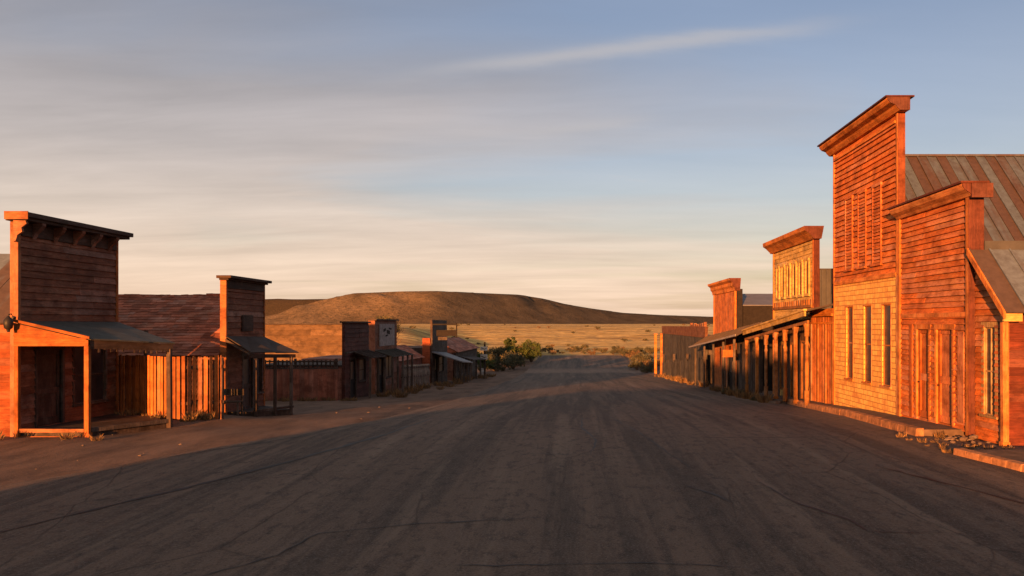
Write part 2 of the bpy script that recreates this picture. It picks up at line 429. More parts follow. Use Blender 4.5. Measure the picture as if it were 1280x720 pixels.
# ground: dirt in town, dry grass beyond
m, nt, b = newmat('dirt_and_dry_grass'); q = NT(nt)
tc = q.n('ShaderNodeTexCoord'); sx = q.n('ShaderNodeSeparateXYZ'); q.l(tc.outputs['Object'], sx.inputs[0])
f1 = q.noise(q.coord((1, .35, 1)), .9, 9, .68); f2 = q.noise(q.coord(), 14, 7, .7); f3 = q.noise(q.coord((.3, 1, 1)), .05, 9, .78, .3)
dirt = q.mix(q.ramp(f1, [(.35, g3(0)), (.65, g3(1))]), (.085, .058, .045), (.20, .13, .095))
dirt = q.mix(q.ramp(f2, [(.55, g3(0)), (.7, g3(.5))]), dirt, (.27, .2, .15))
grass = q.ramp(f3, [(.36, (.15, .09, .03)), (.45, (.60, .36, .09)), (.53, (.92, .62, .20)), (.62, (.42, .25, .07))])
grass = q.mix(q.ramp(q.noise(q.coord((.5, 1, 1)), .6, 6, .7), [(.45, g3(0)), (.6, g3(.85))]), grass, (.22, .14, .07))
sh = q.math('ADD', sx.outputs['Y'], q.math('MULTIPLY', f3, 60))
w = q.n('ShaderNodeMapRange'); w.inputs[1].default_value = 140; w.inputs[2].default_value = 185; q.l(sh, w.inputs[0])
col = q.mix(w.outputs[0], dirt, grass)
q.l(col, b.inputs['Base Color']); b.inputs['Roughness'].default_value = .95; b.inputs['Specular IOR Level'].default_value = .1
q.bump(q.math('ADD', f2, f1), b, .6, .03)
tag(grid_obj('ground', xs, ys, gz, m), kind='structure')

# road
m, nt, b = newmat('worn_asphalt'); q = NT(nt)
g1 = q.noise(q.coord(), 30, 8, .82); g0 = q.noise(q.coord((1, .45, 1)), 5, 7, .75); big = q.noise(q.coord((1, .3, 1)), .35, 8, .72, .4)
trk = q.noise(q.coord((1.1, .045, 1)), 1, 6, .62, .15); trk2 = q.noise(q.coord((.3, .9, 1)), 1.1, 6, .6)
base = q.mix(q.ramp(big, [(.3, g3(0)), (.7, g3(1))]), (.105, .072, .054), (.165, .115, .085))
base = q.mix(q.ramp(trk, [(.42, g3(.85)), (.52, g3(0))]), base, (.060, .045, .036))
base = q.mix(q.ramp(q.noise(q.coord((2.6, .05, 1), loc=(3, 0, 0)), 1, 5, .6, .1), [(.34, g3(.75)), (.46, g3(0))]), base, (.055, .042, .034))
base = q.mix(q.ramp(q.noise(q.coord((1.7, .06, 1), loc=(9, 2, 0)), 1, 6, .6, .1), [(.54, g3(0)), (.68, g3(.6))]), base, (.24, .175, .13))
sy = q.n('ShaderNodeTexCoord'); sz_ = q.n('ShaderNodeSeparateXYZ'); q.l(sy.outputs['Object'], sz_.inputs[0])
bd = q.math('ABSOLUTE', q.math('SUBTRACT', q.math('ADD', sz_.outputs['Y'], q.math('MULTIPLY', big, 8)), 101))
base = q.mix(q.ramp(q.math('DIVIDE', bd, 10), [(.3, g3(.8)), (.7, g3(0))]), base, (.26, .17, .12))
base = q.mix(q.ramp(trk2, [(.58, g3(0)), (.75, g3(.4))]), base, (.12, .085, .068))
base = q.mix(q.ramp(g0, [(.34, g3(.75)), (.5, g3(0))]), base, (.024, .021, .021))
base = q.mix(q.ramp(g0, [(.54, g3(0)), (.7, g3(.5))]), base, (.125, .098, .085))
base = q.mix(q.ramp(g1, [(.52, g3(0)), (.62, g3(.75))]), base, (.19, .16, .145))
base = q.mix(q.ramp(g1, [(.36, g3(.8)), (.45, g3(0))]), base, (.014, .012, .012))
vo = q.n('ShaderNodeTexVoronoi', feature='DISTANCE_TO_EDGE'); vo.inputs['Scale'].default_value = .33
wv = q.n('ShaderNodeTexNoise'); wv.inputs['Scale'].default_value = .9; wv.inputs['Detail'].default_value = 6
cc = q.coord((1, .55, 1)); q.l(cc, wv.inputs['Vector'])
mv = q.mix(.32, cc, wv.outputs['Color'], 'ADD'); q.l(mv, vo.inputs['Vector'])
crack = q.ramp(vo.outputs['Distance'], [(.0, g3(.55)), (.006, g3(0))])
cm = q.math('MULTIPLY', crack, q.ramp(q.noise(q.coord(), .22, 4, .5), [(.44, g3(0)), (.54, g3(1))]))
base = q.mix(cm, base, (.016, .014, .013))
q.l(base, b.inputs['Base Color']); b.inputs['Roughness'].default_value = .88; b.inputs['Specular IOR Level'].default_value = .25
q.bump(q.math('SUBTRACT', q.math('ADD', q.math('ADD', g1, g0), q.math('MULTIPLY', big, 1.2)), q.math('MULTIPLY', cm, 1.5)), b, .8, .025)
M['asphalt'] = m
mb = MB(); N = 40; ry = [-60, -30, -10]+[y for y in ys if 0 <= y <= 134]
for y in ry:
    a, c = ledge(y)+.25*nz(1, y, 0, .35)+.1*nz(5, y, 0, 1.7), redge(y)
    for i in range(N+1):
        t = i/N; x = a+(c-a)*t
        crown = .0+.03*math.sin(PI*t)
        mb.v.append((x, y, prof(y)+crown+.012*nz(x, y, 2, .8) if 0 < i < N else prof(y)-.035))
for j in range(len(ry)-1):
    for i in range(N):
        mb.f.append((j*(N+1)+i, j*(N+1)+i+1, (j+1)*(N+1)+i+1, (j+1)*(N+1)+i)); mb.r.append(.5)
tag(mb.build('road', 'asphalt', smooth=True, loc=(0, 0, 0)), kind='structure')
def road_z(x, y):
    a, c = ledge(y), redge(y); t = min(1, max(0, (x-a)/(c-a))); return prof(y)+.03*math.sin(PI*t)+.012*nz(x, y, 2, .8)
M['tar'] = plain('tar_seal', (.014, .012, .012), .6, 5, .4)
def seam(pts, w, name='road_crack'):
    mb = MB(); P = []
    for (a, b_) in zip(pts, pts[1:]):
        n = max(2, int(math.dist(a, b_)/.22))
        for i in range(n): t = i/n; P.append((a[0]+(b_[0]-a[0])*t+.05*nz(t*5, a[1], a[0]), a[1]+(b_[1]-a[1])*t+.06*nz(t*4, a[0], 3)))
    P.append(pts[-1])
    for i, (x, y) in enumerate(P):
        p, q_ = P[max(0, i-1)], P[min(len(P)-1, i+1)]; d = Vector((q_[0]-p[0], q_[1]-p[1])).normalized(); n = Vector((-d.y, d.x))*w*.75*(.2+.8*R.random())*(.3+.7*math.sin(PI*min(1, (i+1)/len(P))))
        mb.v += [(x-n.x, y-n.y, road_z(x, y)+.008), (x+n.x, y+n.y, road_z(x, y)+.008)]
    for i in range(len(P)-1): mb.f.append((2*i, 2*i+1, 2*i+3, 2*i+2)); mb.r.append(.5)
    tag(mb.build(name, 'tar', smooth=True), kind='structure')
seam([(-8.6, 9.3), (-7.7, 10.7), (-6.7, 13.3), (-5.7, 16.6), (-4.9, 20), (-4.5, 25)], .12)
seam([(-9.8, 15), (-8.2, 17.5), (-6.6, 20.5), (-5.4, 24.5)], .05)
seam([(-4.2, 8.6), (-3.6, 9.6), (-3.4, 10.6), (-2.2, 11.1), (-.5, 11.4)], .05)
seam([(-1.4, 9.15), (-.4, 9.2), (.8, 9.25), (2.0, 9.1)], .03)
seam([(1.9, 13.7), (2.3, 12.9), (2.4, 12.4)], .05); seam([(3.2, 14), (3.4, 12.5), (3.9, 11.3), (3.9, 10.7), (5.2, 10.6)], .04)
seam([(5.9, 15.6), (6.4, 14.2), (6.9, 12.5), (7.4, 11.2)], .05)
seam([(.2, 25), (.15, 22), (.5, 19), (.3, 17)], .05); seam([(1.0, 26), (1.5, 22), (1.9, 18), (2.2, 15.5)], .035)
seam([(-3.2, 17), (-1.6, 17.2), (.5, 17.0), (2.6, 17.3), (5, 16.9)], .018)

# hills as height fields
def sil(px):
    K = [(250, 0), (300, 5), (327, 6), (350, 15), (372, 24), (400, 32), (440, 40.5), (500, 43), (545, 43.5), (600, 41), (650, 38.5), (680, 33.5), (705, 27), (740, 21), (780, 15.5), (830, 12.5), (890, 10.5), (1000, 9), (1200, 7), (1500, 4)]
    if px <= K[0][0]: return 0
    for (a, za), (b_, zb) in zip(K, K[1:]):
        if px <= b_: t = (px-a)/(b_-a); return za+(zb-za)*t
    return 4
def ss(t): t = max(0, min(1, t)); return t*t*(3-2*t)
def hill_z(x, y):
    cd = 1700+max(0, x+280)*1.3 if x < 700 else 1700+980*1.3
    fd = cd-330-70*nz(x, 0, 4, .006)
    px = 720+x/cd*1000
    h = sil(px)*cd/1000
    t = (y-fd)/(cd-fd)
    gully = 1-.30*abs(nz(x+.35*y, y*.2, 8, .012))-.10*abs(nz(x, y*.4, 8, .05))
    zz = h*ss(t)*(gully if t < 1 else 1)+ (1 if t > 0 else 0)*1.5*nz(x, y, 1, .02)*ss(t)
    if y > cd: zz = h*(1-.15*ss((y-cd)/900))
    return -3+zz+2.5*ss(t)
def hillmat(name, a, b2, c2, sc=.02):
    m, nt, b = newmat(name); q = NT(nt)
    f = q.noise(q.coord((1, .5, 1.8), rot=(0, 0, .5)), sc, 9, .7, .5); f2 = q.noise(q.coord(), .12, 6, .75)
    col = q.mix(q.ramp(f, [(.35, g3(0)), (.62, g3(1))]), a, b2); col = q.mix(q.ramp(f2, [(.5, g3(0)), (.62, g3(.75))]), col, c2)
    q.l(col, b.inputs['Base Color']); b.inputs['Roughness'].default_value = 1; b.inputs['Specular IOR Level'].default_value = 0
    q.bump(q.math('ADD', f2, f), b, .9, 7.0); return m
hm = hillmat('hill_scrub', (.16, .115, .068), (.29, .205, .12), (.06, .055, .035))
hx = steps(-1100, -240, 12)+steps(-228, 1500, 18); hy = steps(1290, 4300, 20)
tag(grid_obj('hill', hx, hy, hill_z, hm), kind='structure')
# shadowed right-hand shoulder: shade painted as a darker scrub colour by position
nt = hm.node_tree; q = NT(nt); b = [n for n in nt.nodes if n.type == 'BSDF_PRINCIPLED'][0]
src = b.inputs['Base Color'].links[0].from_socket
tc = q.n('ShaderNodeTexCoord'); sx = q.n('ShaderNodeSeparateXYZ'); q.l(tc.outputs['Object'], sx.inputs[0])
edge = q.math('ADD', sx.outputs['X'], q.math('MULTIPLY', q.noise(q.coord((.3, .3, 1)), .012, 5, .6), 260))
mr = q.n('ShaderNodeMapRange'); mr.inputs[1].default_value = -215; mr.inputs[2].default_value = -120; q.l(edge, mr.inputs[0])
q.l(q.mix(mr.outputs[0], src, q.ramp(q.noise(q.coord(), .03, 8, .7), [(.3, (.065, .055, .042)), (.7, (.13, .108, .08))])), b.inputs['Base Color'])
fm_ = hillmat('far_hill_scrub', (.06, .046, .03), (.10, .072, .044), (.045, .038, .027), .006)
def far_z(x, y):
    e = ss((x+3600)/400)*(1-ss((x+1180+.1*(y-3400))/420))
    e2 = .42*ss((x-150)/500)
    return -5+max(130*e, 72*e2)*ss((y-3500)/400)*(1-.08*abs(nz(x, y, 2, .004)))+3
tag(grid_obj('distant_hill', steps(-4200, 5200, 60), steps(3450, 6000, 60), far_z, fm_), kind='structure')

# sidewalk
def walk(name, pts_in, x_out, h, y0, y1, mat):
    mb = MB(); n = int((y1-y0)/.35)
    for j in range(n+1):
        y = y0+(y1-y0)*j/n; xi = pts_in(y)+.02*nz(y, 3, 0, 2); z = prof(y)+h+.02*nz(y, 1, 0, 1.1)
        mb.v += [(xi, y, prof(y)-.1), (xi, y, z-.02), (xi+.03, y, z), (xi+.17, y, z), (x_out, y, z+.004), (x_out, y, prof(y)-.1)]
    for j in range(n):
        for i in range(5): mb.f.append((j*6+i, j*6+i+1, (j+1)*6+i+1, (j+1)*6+i)); mb.r.append(.5)
    mb.f.append(tuple(range(6))); mb.r.append(.5); mb.f.append(tuple((n)*6+i for i in range(6))[::-1]); mb.r.append(.5)
    return tag(mb.build(name, mat), kind='structure')
kin = lambda y: 8.55+.03*(y-20)
walk('sidewalk', lambda y: kin(y)+.2, 12.2, .165, 20.2, 34.0, 'walk')
def kerb(name, xin, y0, y1, h):
    mb = MB(); y = y0
    while y < y1:
        L = R.uniform(2.4, 3.4); e = min(y1, y+L)
        a, c = xin(y), xin(e); dz = R.uniform(-.01, .008); dx = R.uniform(-.008, .008)
        n = 5
        for i in range(n):
            t0, t1 = i/n, (i+1)/n; ya, yb = y+(e-y-.006)*t0, y+(e-y-.006)*t1; xa, xb = a+(c-a)*t0+dx, a+(c-a)*t1+dx
            k0, k1 = .018*nz(ya, 2, 0, 3), .018*nz(yb, 2, 0, 3)
            mb.hexa([(xa-.03, ya, prof(ya)-.15), (xa+.2, ya, prof(ya)-.15), (xb+.2, yb, prof(yb)-.15), (xb-.03, yb, prof(yb)-.15),
                     (xa+k0, ya, prof(ya)+h+dz+k0), (xa+.2, ya, prof(ya)+h+dz+.01), (xb+.2, yb, prof(yb)+h+dz+.01), (xb+k1, yb, prof(yb)+h+dz+k1)], r=.5)
        y = e
    return tag(mb.build(name, 'kerb', bevel=.012), kind='structure')
kerb('kerb', kin, 20.1, 34.0, .2)
kerb('near_kerb', lambda y: 8.15+.16*(17-y) if y > 13 else 8.8, 12.5, 17.2, .14)
walk('near_sidewalk', lambda y: (8.15+.16*(17-y) if y > 13 else 8.8)+.2, 14, .12, 12.5, 17.1, 'walk')

# ================================================================== LEFT SIDE
# ---- B1
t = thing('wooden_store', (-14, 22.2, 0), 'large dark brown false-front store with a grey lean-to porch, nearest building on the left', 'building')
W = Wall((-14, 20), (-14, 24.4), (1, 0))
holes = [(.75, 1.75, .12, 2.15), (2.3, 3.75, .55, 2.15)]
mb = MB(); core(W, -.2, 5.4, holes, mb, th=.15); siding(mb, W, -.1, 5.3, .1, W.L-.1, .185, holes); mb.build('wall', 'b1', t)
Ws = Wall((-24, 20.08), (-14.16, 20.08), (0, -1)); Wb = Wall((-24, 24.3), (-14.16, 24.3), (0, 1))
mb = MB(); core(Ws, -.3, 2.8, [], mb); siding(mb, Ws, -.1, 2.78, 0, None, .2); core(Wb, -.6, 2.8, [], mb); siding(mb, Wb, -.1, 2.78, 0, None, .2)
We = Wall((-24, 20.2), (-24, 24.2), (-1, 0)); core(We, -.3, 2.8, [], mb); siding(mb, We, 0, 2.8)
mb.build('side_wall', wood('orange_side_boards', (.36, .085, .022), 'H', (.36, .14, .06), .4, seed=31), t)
mb = MB()
for (u, a) in ((0, 0), (W.L-.11, 0)):
    W.box(mb, u, u+.11, -.1, 5.35, -.155, .05)
each(mb, 'corner_board', 'b1trim', t, bevel=.006)
mb = MB(); W.box(mb, -.16, W.L+.16, 5.46, 5.58, -.17, .42); W.box(mb, -.1, W.L+.1, 5.38, 5.46, -.2, .34); W.box(mb, 0.12, W.L-.12, 5.02, 5.38, .03, .07)
co = mb.build('cornice', 'dark', t, bevel=.01)
mb = MB(); W.box(mb, -.185, -.163, 5.4, 5.6, -.17, .42)
pr = [(0, 5.38), (.30, 5.38), (.33, 5.3), (.2, 5.2), (.22, 5.1), (.1, 5.02), (.06, 4.88), (0, 4.85)]
mb.prism([W.p(-.1, z, .0+w) for w, z in pr], (0, .08, 0)); mb.build('end_bracket', 'b1h', co)
for i in range(5):
    br = MB(); u = .5+i*.83
    pr = [(.07, 5.38), (.33, 5.38), (.33, 5.32), (.26, 5.22), (.14, 5.12), (.07, 4.98)]
    br.prism([W.p(u, z, w) for w, z in pr], (0, .14, 0)); br.build('bracket', 'b1', co)
mb = MB()
roof_sheets(mb, (-24.3, 19.85, 2.82), (-14.18, 19.85, 2.82), (-24.3, 22.25, 4.75), (-14.18, 22.25, 4.75), .45, ribs=False)
roof_sheets(mb, (-24.3, 24.6, 2.82), (-14.18, 24.6, 2.82), (-24.3, 22.25, 4.75), (-14.18, 22.25, 4.75), .45, ribs=False)
mb.build('roof', 'rust2', t)
mb = MB(); mb.prism([(-14.17, 20.1, 2.8), (-14.17, 24.3, 2.8), (-14.17, 22.25, 4.68)], (-.05, 0, 0)); mb.prism([(-23.95, 20.1, 2.8), (-23.95, 24.3, 2.8), (-23.95, 22.25, 4.68)], (-.05, 0, 0)); each(mb, 'gable', 'b1', t, 6, 5)
window(W, t, 2.3, 3.75, .55, 2.15, 'grey', fw=.09, mull=(2, 2))
door(W, t, .75, 1.75, .12, 2.1, 'darkv', 'darkv', glass=False)
# porch
E0, E1 = (-12.08, 19.86, 2.44), (-11.02, 21.98, 2.28); T0, T1 = (-13.93, 19.86, 2.87), (-13.93, 24.32, 2.86)
mb = MB(); roof_sheets(mb, E0, E1, T0, T1, .9, t=.035, lift=.006, ribs=False); pr_ = mb.build('porch_roof', 'porchroof', t)
mb = MB(); mb.prism([(-13.95, 19.84, 2.83), (-12.1, 19.84, 2.4), (-12.1, 19.84, 2.25), (-13.95, 19.84, 2.25)], (0, .04, 0))
mb.hexa([(-13.95, 19.80, 2.86), (-12.05, 19.80, 2.42), (-12.05, 19.84, 2.42), (-13.95, 19.84, 2.86), (-13.95, 19.80, 2.93), (-12.05, 19.80, 2.49), (-12.05, 19.84, 2.49), (-13.95, 19.84, 2.93)])
mb.hexa([(-13.95, 19.815, 2.5), (-12.13, 19.815, 2.5-.08), (-12.13, 19.838, 2.42), (-13.95, 19.838, 2.5), (-13.95, 19.815, 2.53), (-12.13, 19.815, 2.45), (-12.13, 19.838, 2.45), (-13.95, 19.838, 2.53)])
mb.build('side_fascia', 'b1h', pr_, bevel=.004)
mb = MB(); We_ = Wall(E0[:2], E1[:2], (1, -.5)); We_.box(mb, .05, We_.L-.02, 2.24, 2.40, -.1, -.04, z0b=2.1, z1b=2.24); mb.build('eave_beam', 'dark', pr_)
post('post', t, -13.9, 19.9, -.05, 2.8, .05, 'b1trim', cap=False); post('post', t, -12.17, 19.93, -.05, 2.28, .058, 'b1trim'); post('post', t, -11.15, 21.95, -.2, 2.14, .06, 'darkv')
post('post', t, -12.9, 24.0, -.1, 2.6, .05, 'darkv')
mb = MB(); mb.prism([(-13.95, 19.99, .12), (-12.2, 19.99, .12), (-11.22, 21.9, .12), (-13.0, 24.2, .1), (-13.95, 24.2, .1)], (0, 0, -.28)); mb.build('deck', 'darkv', t)
mb = MB(); mb.box(-13.84, -12.24, 19.88, 19.94, .1, .19, j=.004); mb.box(-13.84, -12.24, 19.9, 19.93, -.05, .0, j=.01); mb.build('lower_rail', 'b1h', t)
Wr = Wall((-12.17, 19.95), (-11.15, 21.95), (1, -.5)); mb = MB(); Wr.box(mb, .07, Wr.L-.07, .1, .2, -.03, .03, j=.004); mb.build('lower_rail', 'darkv', t)
def brace(name, root, p, q_, r=.025, mat='darkv'):
    mb = MB(); mb.tube([p, q_], [r, r], 6); return mb.build(name, mat, root)
# little fringe of broken trim below the eave
mb = MB(); We_.box(mb, 0.06, We_.L-.06, 2.185, 2.24, -.069, -.056, z0b=2.05, z1b=2.11); u = .1
while u < We_.L-.1:
    h = R.uniform(.05, .13); zt = 2.23-.06*u; We_.box(mb, u, u+.05, zt-h, zt, -.07, -.055); u += .16
mb.build('eave_trim', 'dark', pr_)
# lantern
t = thing('lantern', (-13.95, 19.68, 2.62), 'round black lantern on the lit corner of the nearest left store', 'lantern')
mb = MB(); mb.tube([(-13.95, 19.66, 2.66), (-13.95, 19.66, 2.7), (-13.95, 19.66, 2.80), (-13.95, 19.66, 2.90), (-13.95, 19.66, 2.96), (-13.95, 19.66, 3.0)], [.04, .09, .11, .10, .05, .02], 14); mb.build('shade', 'iron', t, smooth=True)
mb = MB(); mb.tube([(-13.95, 19.85, 2.95), (-13.95, 19.76, 3.05), (-13.95, 19.66, 3.03), (-13.95, 19.66, 2.98)], [.014]*4, 6); mb.tube([(-13.95, 19.87, 2.95), (-13.95, 19.83, 2.95)], [.05, .05], 10); mb.build('bracket', 'iron', t)
mb = MB(); mb.tube([(-13.95, 19.66, 2.60), (-13.95, 19.66, 2.665)], [.03, .045], 10); mb.build('bulb_socket', 'iron', t)

# ---- board fence between B1 and B2
t = thing('board_fence', (-12, 23.6, 0), 'tall sunlit tan board fence between the two nearest left buildings', 'fence')
Fa = Wall((-14.0, 24.42), (-11.5, 23.05), (0, -1)); Fb = Wall((-11.5, 23.05), (-10.45, 23.75), (0, -1))
for F in (Fa, Fb):
    mb = MB(); vboards(mb, F, lambda u: gz(*F.p(u, 0)[:2])+.0, lambda u: 1.86, w=.15, gap=.045, ragged=.02); mb.build('board_panel', 'fence', t)
    mb = MB()
    for z in (.45, 1.5): F.box(mb, 0, F.L, z, z+.09, -.05, -.01)
    each(mb, 'rail', 'dark', t)
for p in (Fa.p(.05, 0, -.1), Fa.p(1.4, 0, -.1), Fb.p(.0, 0, -.1), Fb.p(Fb.L-.05, 0, -.1)): post('post', t, p[0], p[1], -.3, 1.8, .05, 'darkv', cap=False)

# ---- B2
t = thing('wooden_shop', (-11.2, 27, -.3), 'dark false-front shop with a brown shingle roof and a sagging porch, second on the left', 'building')
W = Wall((-11.2, 25.5), (-11.2, 28.7), (1, 0))
holes = [(1.35, 2.15, -.2, 1.75), (2.4, 2.95, .4, 1.6)]
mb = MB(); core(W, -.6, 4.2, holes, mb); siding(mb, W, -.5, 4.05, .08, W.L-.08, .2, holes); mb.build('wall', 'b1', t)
mb = MB(); W.box(mb, 0, .09, -.5, 4.2, -.15, .05); W.box(mb, W.L-.09, W.L, -.5, 4.2, -.15, .05); each(mb, 'corner_board', 'b1h', t, bevel=.006)
mb = MB(); W.box(mb, -.12, W.L+.12, 4.26, 4.35, -.22, .25); W.box(mb, .09, W.L-.09, 3.95, 4.26, -.0, .06); W.box(mb, -.05, W.L+.05, 4.2, 4.26, -.16, .14); mb.build('cornice', 'dark', t, bevel=.008)
mb = MB(); W.box(mb, 1.2, 2.1, 2.55, 3.1, .045, .07); W.box(mb, 1.25, 2.05, 2.6, 3.05, .071, .08); mb.build('sign_board', 'dark', t)
Ws = Wall((-21, 25.62), (-11.36, 25.62), (0, -1)); mb = MB(); core(Ws, -.6, 1.78, [], mb); siding(mb, Ws, -.4, 1.76); Wb = Wall((-21, 28.6), (-11.36, 28.6), (0, 1)); core(Wb, -1.2, 3.7, [], mb); siding(mb, Wb, -.6, 3.7)
mb.build('side_wall', 'b1', t)
mb = MB(); shingle_roof(mb, (-21.3, 25.4, 1.78), (-11.36, 25.4, 1.78), (-21.3, 28.66, 3.82), (-11.36, 28.66, 3.82), .17)
u = -21.3
while u < -11.6: mb.box(u, u+.22, 28.56, 28.72, 3.76, 3.86+R.uniform(-.02, .03), j=.01); u += .225
mb.poly([(-11.38, 25.6, -.3), (-11.38, 28.6, -.4), (-11.38, 28.6, 3.76), (-11.38, 25.6, 1.8)]); mb.build('roof', 'shingle', t)
window(W, t, 2.4, 2.95, .4, 1.6, 'darkv', mull=(1, 2)); door(W, t, 1.35, 2.15, -.2, 1.72, 'darkv', 'grey')
mb = MB(); roof_sheets(mb, (-10.3, 25.38, 1.90), (-9.42, 27.1, 1.86), (-11.14, 25.42, 2.42), (-11.14, 28.6, 2.34), .8, lift=.006, ribs=False); pr_ = mb.build('porch_roof', 'tarroof', t)
Wp = Wall((-10.32, 25.42), (-9.48, 27.08), (1, -.5)); mb = MB(); Wp.box(mb, 0, Wp.L, 1.72, 1.84, -.07, -.01, z0b=1.66, z1b=1.78); mb.build('eave_beam', 'dark', pr_)
mb = MB(); mb.hexa([(-11.14, 25.40, 2.24), (-10.36, 25.40, 1.80), (-10.36, 25.44, 1.80), (-11.14, 25.44, 2.24), (-11.14, 25.40, 2.34), (-10.36, 25.40, 1.87), (-10.36, 25.44, 1.87), (-11.14, 25.44, 2.34)]); mb.build('side_fascia', 'dark', pr_)
for (x, y) in ((-10.22, 25.55), (-9.88, 26.25), (-9.6, 26.95)): post('post', t, x, y, prof(y)-.1, 1.7, .045, 'darkv')
mb = MB(); mb.prism([(-11.15, 25.6, -.02), (-10.25, 25.6, -.02), (-9.62, 26.9, -.06), (-11.15, 28.5, -.1)], (0, 0, -.3)); mb.build('deck', 'darkv', t)
mb = MB(); Wp.box(mb, .1, Wp.L-.1, -.02, .05, -.04, 0); mb.build('lower_rail', 'darkv', t)
# bench
def bench(x, y, z, label, mat='greyboard', L=.9):
    t = thing('bench', (x, y, z), label, 'bench')
    mb = MB(); mb.box(x-L/2, x+L/2, y-.17, y-.01, z+.40, z+.44, j=.004); mb.box(x-L/2, x+L/2, y+.01, y+.17, z+.40, z+.44, j=.004); mb.build('seat', mat, t)
    mb = MB(); mb.box(x-L/2, x+L/2, y+.17, y+.2, z+.6, z+.8, j=.004); mb.build('backrest', mat, t)
    for sx_ in (-1, 1):
        for (yy, h) in ((-.13, .4), (.185, .8)):
            l = MB(); l.box(x+sx_*(L/2-.06)-.025, x+sx_*(L/2-.06)+.025, y+yy-.025, y+yy+.015, z, z+h); l.build('leg', mat, t)
    return t
bench(-10.85, 25.05, gz(-10.85, 25.05), 'small weathered bench by the porch of the second left shop', 'grey', L=.75)

# ---- fence 2
t = thing('yard_fence', (-14, 37, -.7), 'red brown board fence on the left with an open lattice strip on top', 'fence')
F = Wall((-19, 37), (-11.0, 37), (0, -1)); mb = MB(); vboards(mb, F, lambda u: -.85, lambda u: .72, w=.2, gap=.006); mb.build('board_panel', 'redwall', t)
mb = MB(); F.box(mb, 0, F.L, .72, .78, -.02, .04); F.box(mb, 0, F.L, 1.03, 1.10, -.02, .04); F.box(mb, 0, F.L, .89, .92, -.01, .03); each(mb, 'rail', 'dark', t)
mb = MB(); u = 0
while u < F.L: F.box(mb, u, u+.07, .78, 1.14, 0, .02, j=.006); u += .2
mb.build('lattice', 'dark', t)
for u in (.1, 2, 4, 6, 7.9): p = F.p(u, 0, -.06); post('post', t, p[0], p[1], -.9, 1.2, .05, 'darkv', cap=False)

t = thing('plank_barn', (-27, 80, -2.4), 'long sunlit tan plank barn seen over the lattice-topped fence on the left', 'barn')
Wt = Wall((-40, 80), (-20.5, 80), (0, -1)); mb = MB(); core(Wt, -2.8, 2.75, [], mb); siding(mb, Wt, -2.7, 2.75, 0, None, .55, lap=.09, maxlen=14)
We2 = Wall((-20.5, 80.02), (-20.5, 88), (1, 0)); core(We2, -3, 2.6, [], mb); siding(mb, We2, -2.9, 2.6, 0, None, .3); We2 = Wall((-40, 80.02), (-40, 88), (-1, 0)); core(We2, -3, 2.6, [], mb); We2 = Wall((-40, 88), (-20.5, 88), (0, 1)); core(We2, -3, 2.4, [], mb)
mb.build('wall', wood('tan_barn_planks', (.20, .12, .062), 'H', (.22, .15, .09), .15, seed=39, var=.55), t)
mb = MB(); u = -40.3
while u < -20.4:
    e = u+R.uniform(.5, 1.1); mb.slab([(u, 79.75, 2.80+R.uniform(-.02, .04)), (e, 79.75, 2.80+R.uniform(-.02, .04)), (e, 88.2, 2.5), (u, 88.2, 2.5)], .07); u = e
mb.build('roof', 'tarroof', t)
# ---- B3, B4
t = thing('small_false_front', (-11, 40, -.9), 'small square dark red false front standing at the end of the lattice-topped fence', 'building')
W = Wall((-11, 38), (-11, 42.4), (1, 0)); holes = [(.9, 1.9, -.9, 1.1), (2.5, 3.7, -.1, 1.0)]
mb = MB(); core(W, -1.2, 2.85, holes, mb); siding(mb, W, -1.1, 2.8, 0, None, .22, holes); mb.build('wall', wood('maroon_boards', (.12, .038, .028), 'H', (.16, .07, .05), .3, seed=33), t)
mb = MB(); W.box(mb, -.06, W.L+.06, 2.85, 2.93, -.2, .12); W.box(mb, .0, W.L, 1.38, 1.46, .0, .1); mb.build('cornice', 'dark', t)
door(W, t, .9, 1.9, -.9, 1.05, 'black', 'darkv'); window(W, t, 2.5, 3.7, -.1, 1.0, 'darkv')
Wq = Wall((-15, 38.1), (-11.15, 38.1), (0, -1)); mb = MB(); core(Wq, -1.2, .8, [], mb); mb.build('side_wall', 'redwall', t); Wq = Wall((-15, 42.2), (-11.15, 42.2), (0, 1)); mb = MB(); core(Wq, -1.2, .8, [], mb); mb.build('side_wall', 'redwall', t)
mb = MB(); mb.slab([(-15.2, 38, .85), (-11.13, 38, .85), (-11.13, 42.4, .87), (-15.2, 42.4, .87)], .06); mb.build('roof', 'tarroof', t)
mb = MB(); roof_sheets(mb, (-10.05, 39.2, 1.15), (-10.05, 42.4, 1.1), (-10.9, 39.2, 1.42), (-10.9, 42.4, 1.4), .5); mb.build('porch_roof', 'tarroof', t)
for y in (39.3, 40.9, 42.3): post('post', t, -10.12, y, prof(y)-.1, 1.14, .05, 'grey', cap=False)
t = thing('sign_front_shop', (-11, 46, -1.1), 'dark false-front shop on the left with a big faded grey board on its front', 'building')
W = Wall((-11, 43.6), (-11, 49), (1, 0)); holes = [(1, 2, -1.1, 1.0), (2.6, 4.4, -.3, .9)]
mb = MB(); core(W, -1.5, 3.0, holes, mb); siding(mb, W, -1.4, 2.95, 0, None, .22, holes); mb.build('wall', 'b1', t)
mb = MB(); W.box(mb, 0, .1, -1.3, 2.98, -.32, .04); each(mb, 'corner_board', wood('bright_red_corner', (.5, .14, .06), 'V', (.4, .2, .1), .3, seed=34), t)
mb = MB(); W.box(mb, -.1, W.L+.1, 3.0, 3.08, -.34, .15); mb.build('cornice', 'dark', t)
mb = MB(); W.box(mb, .9, 4.5, 1.55, 2.8, .045, .09); sb = mb.build('sign_board', 'greyboard', t)
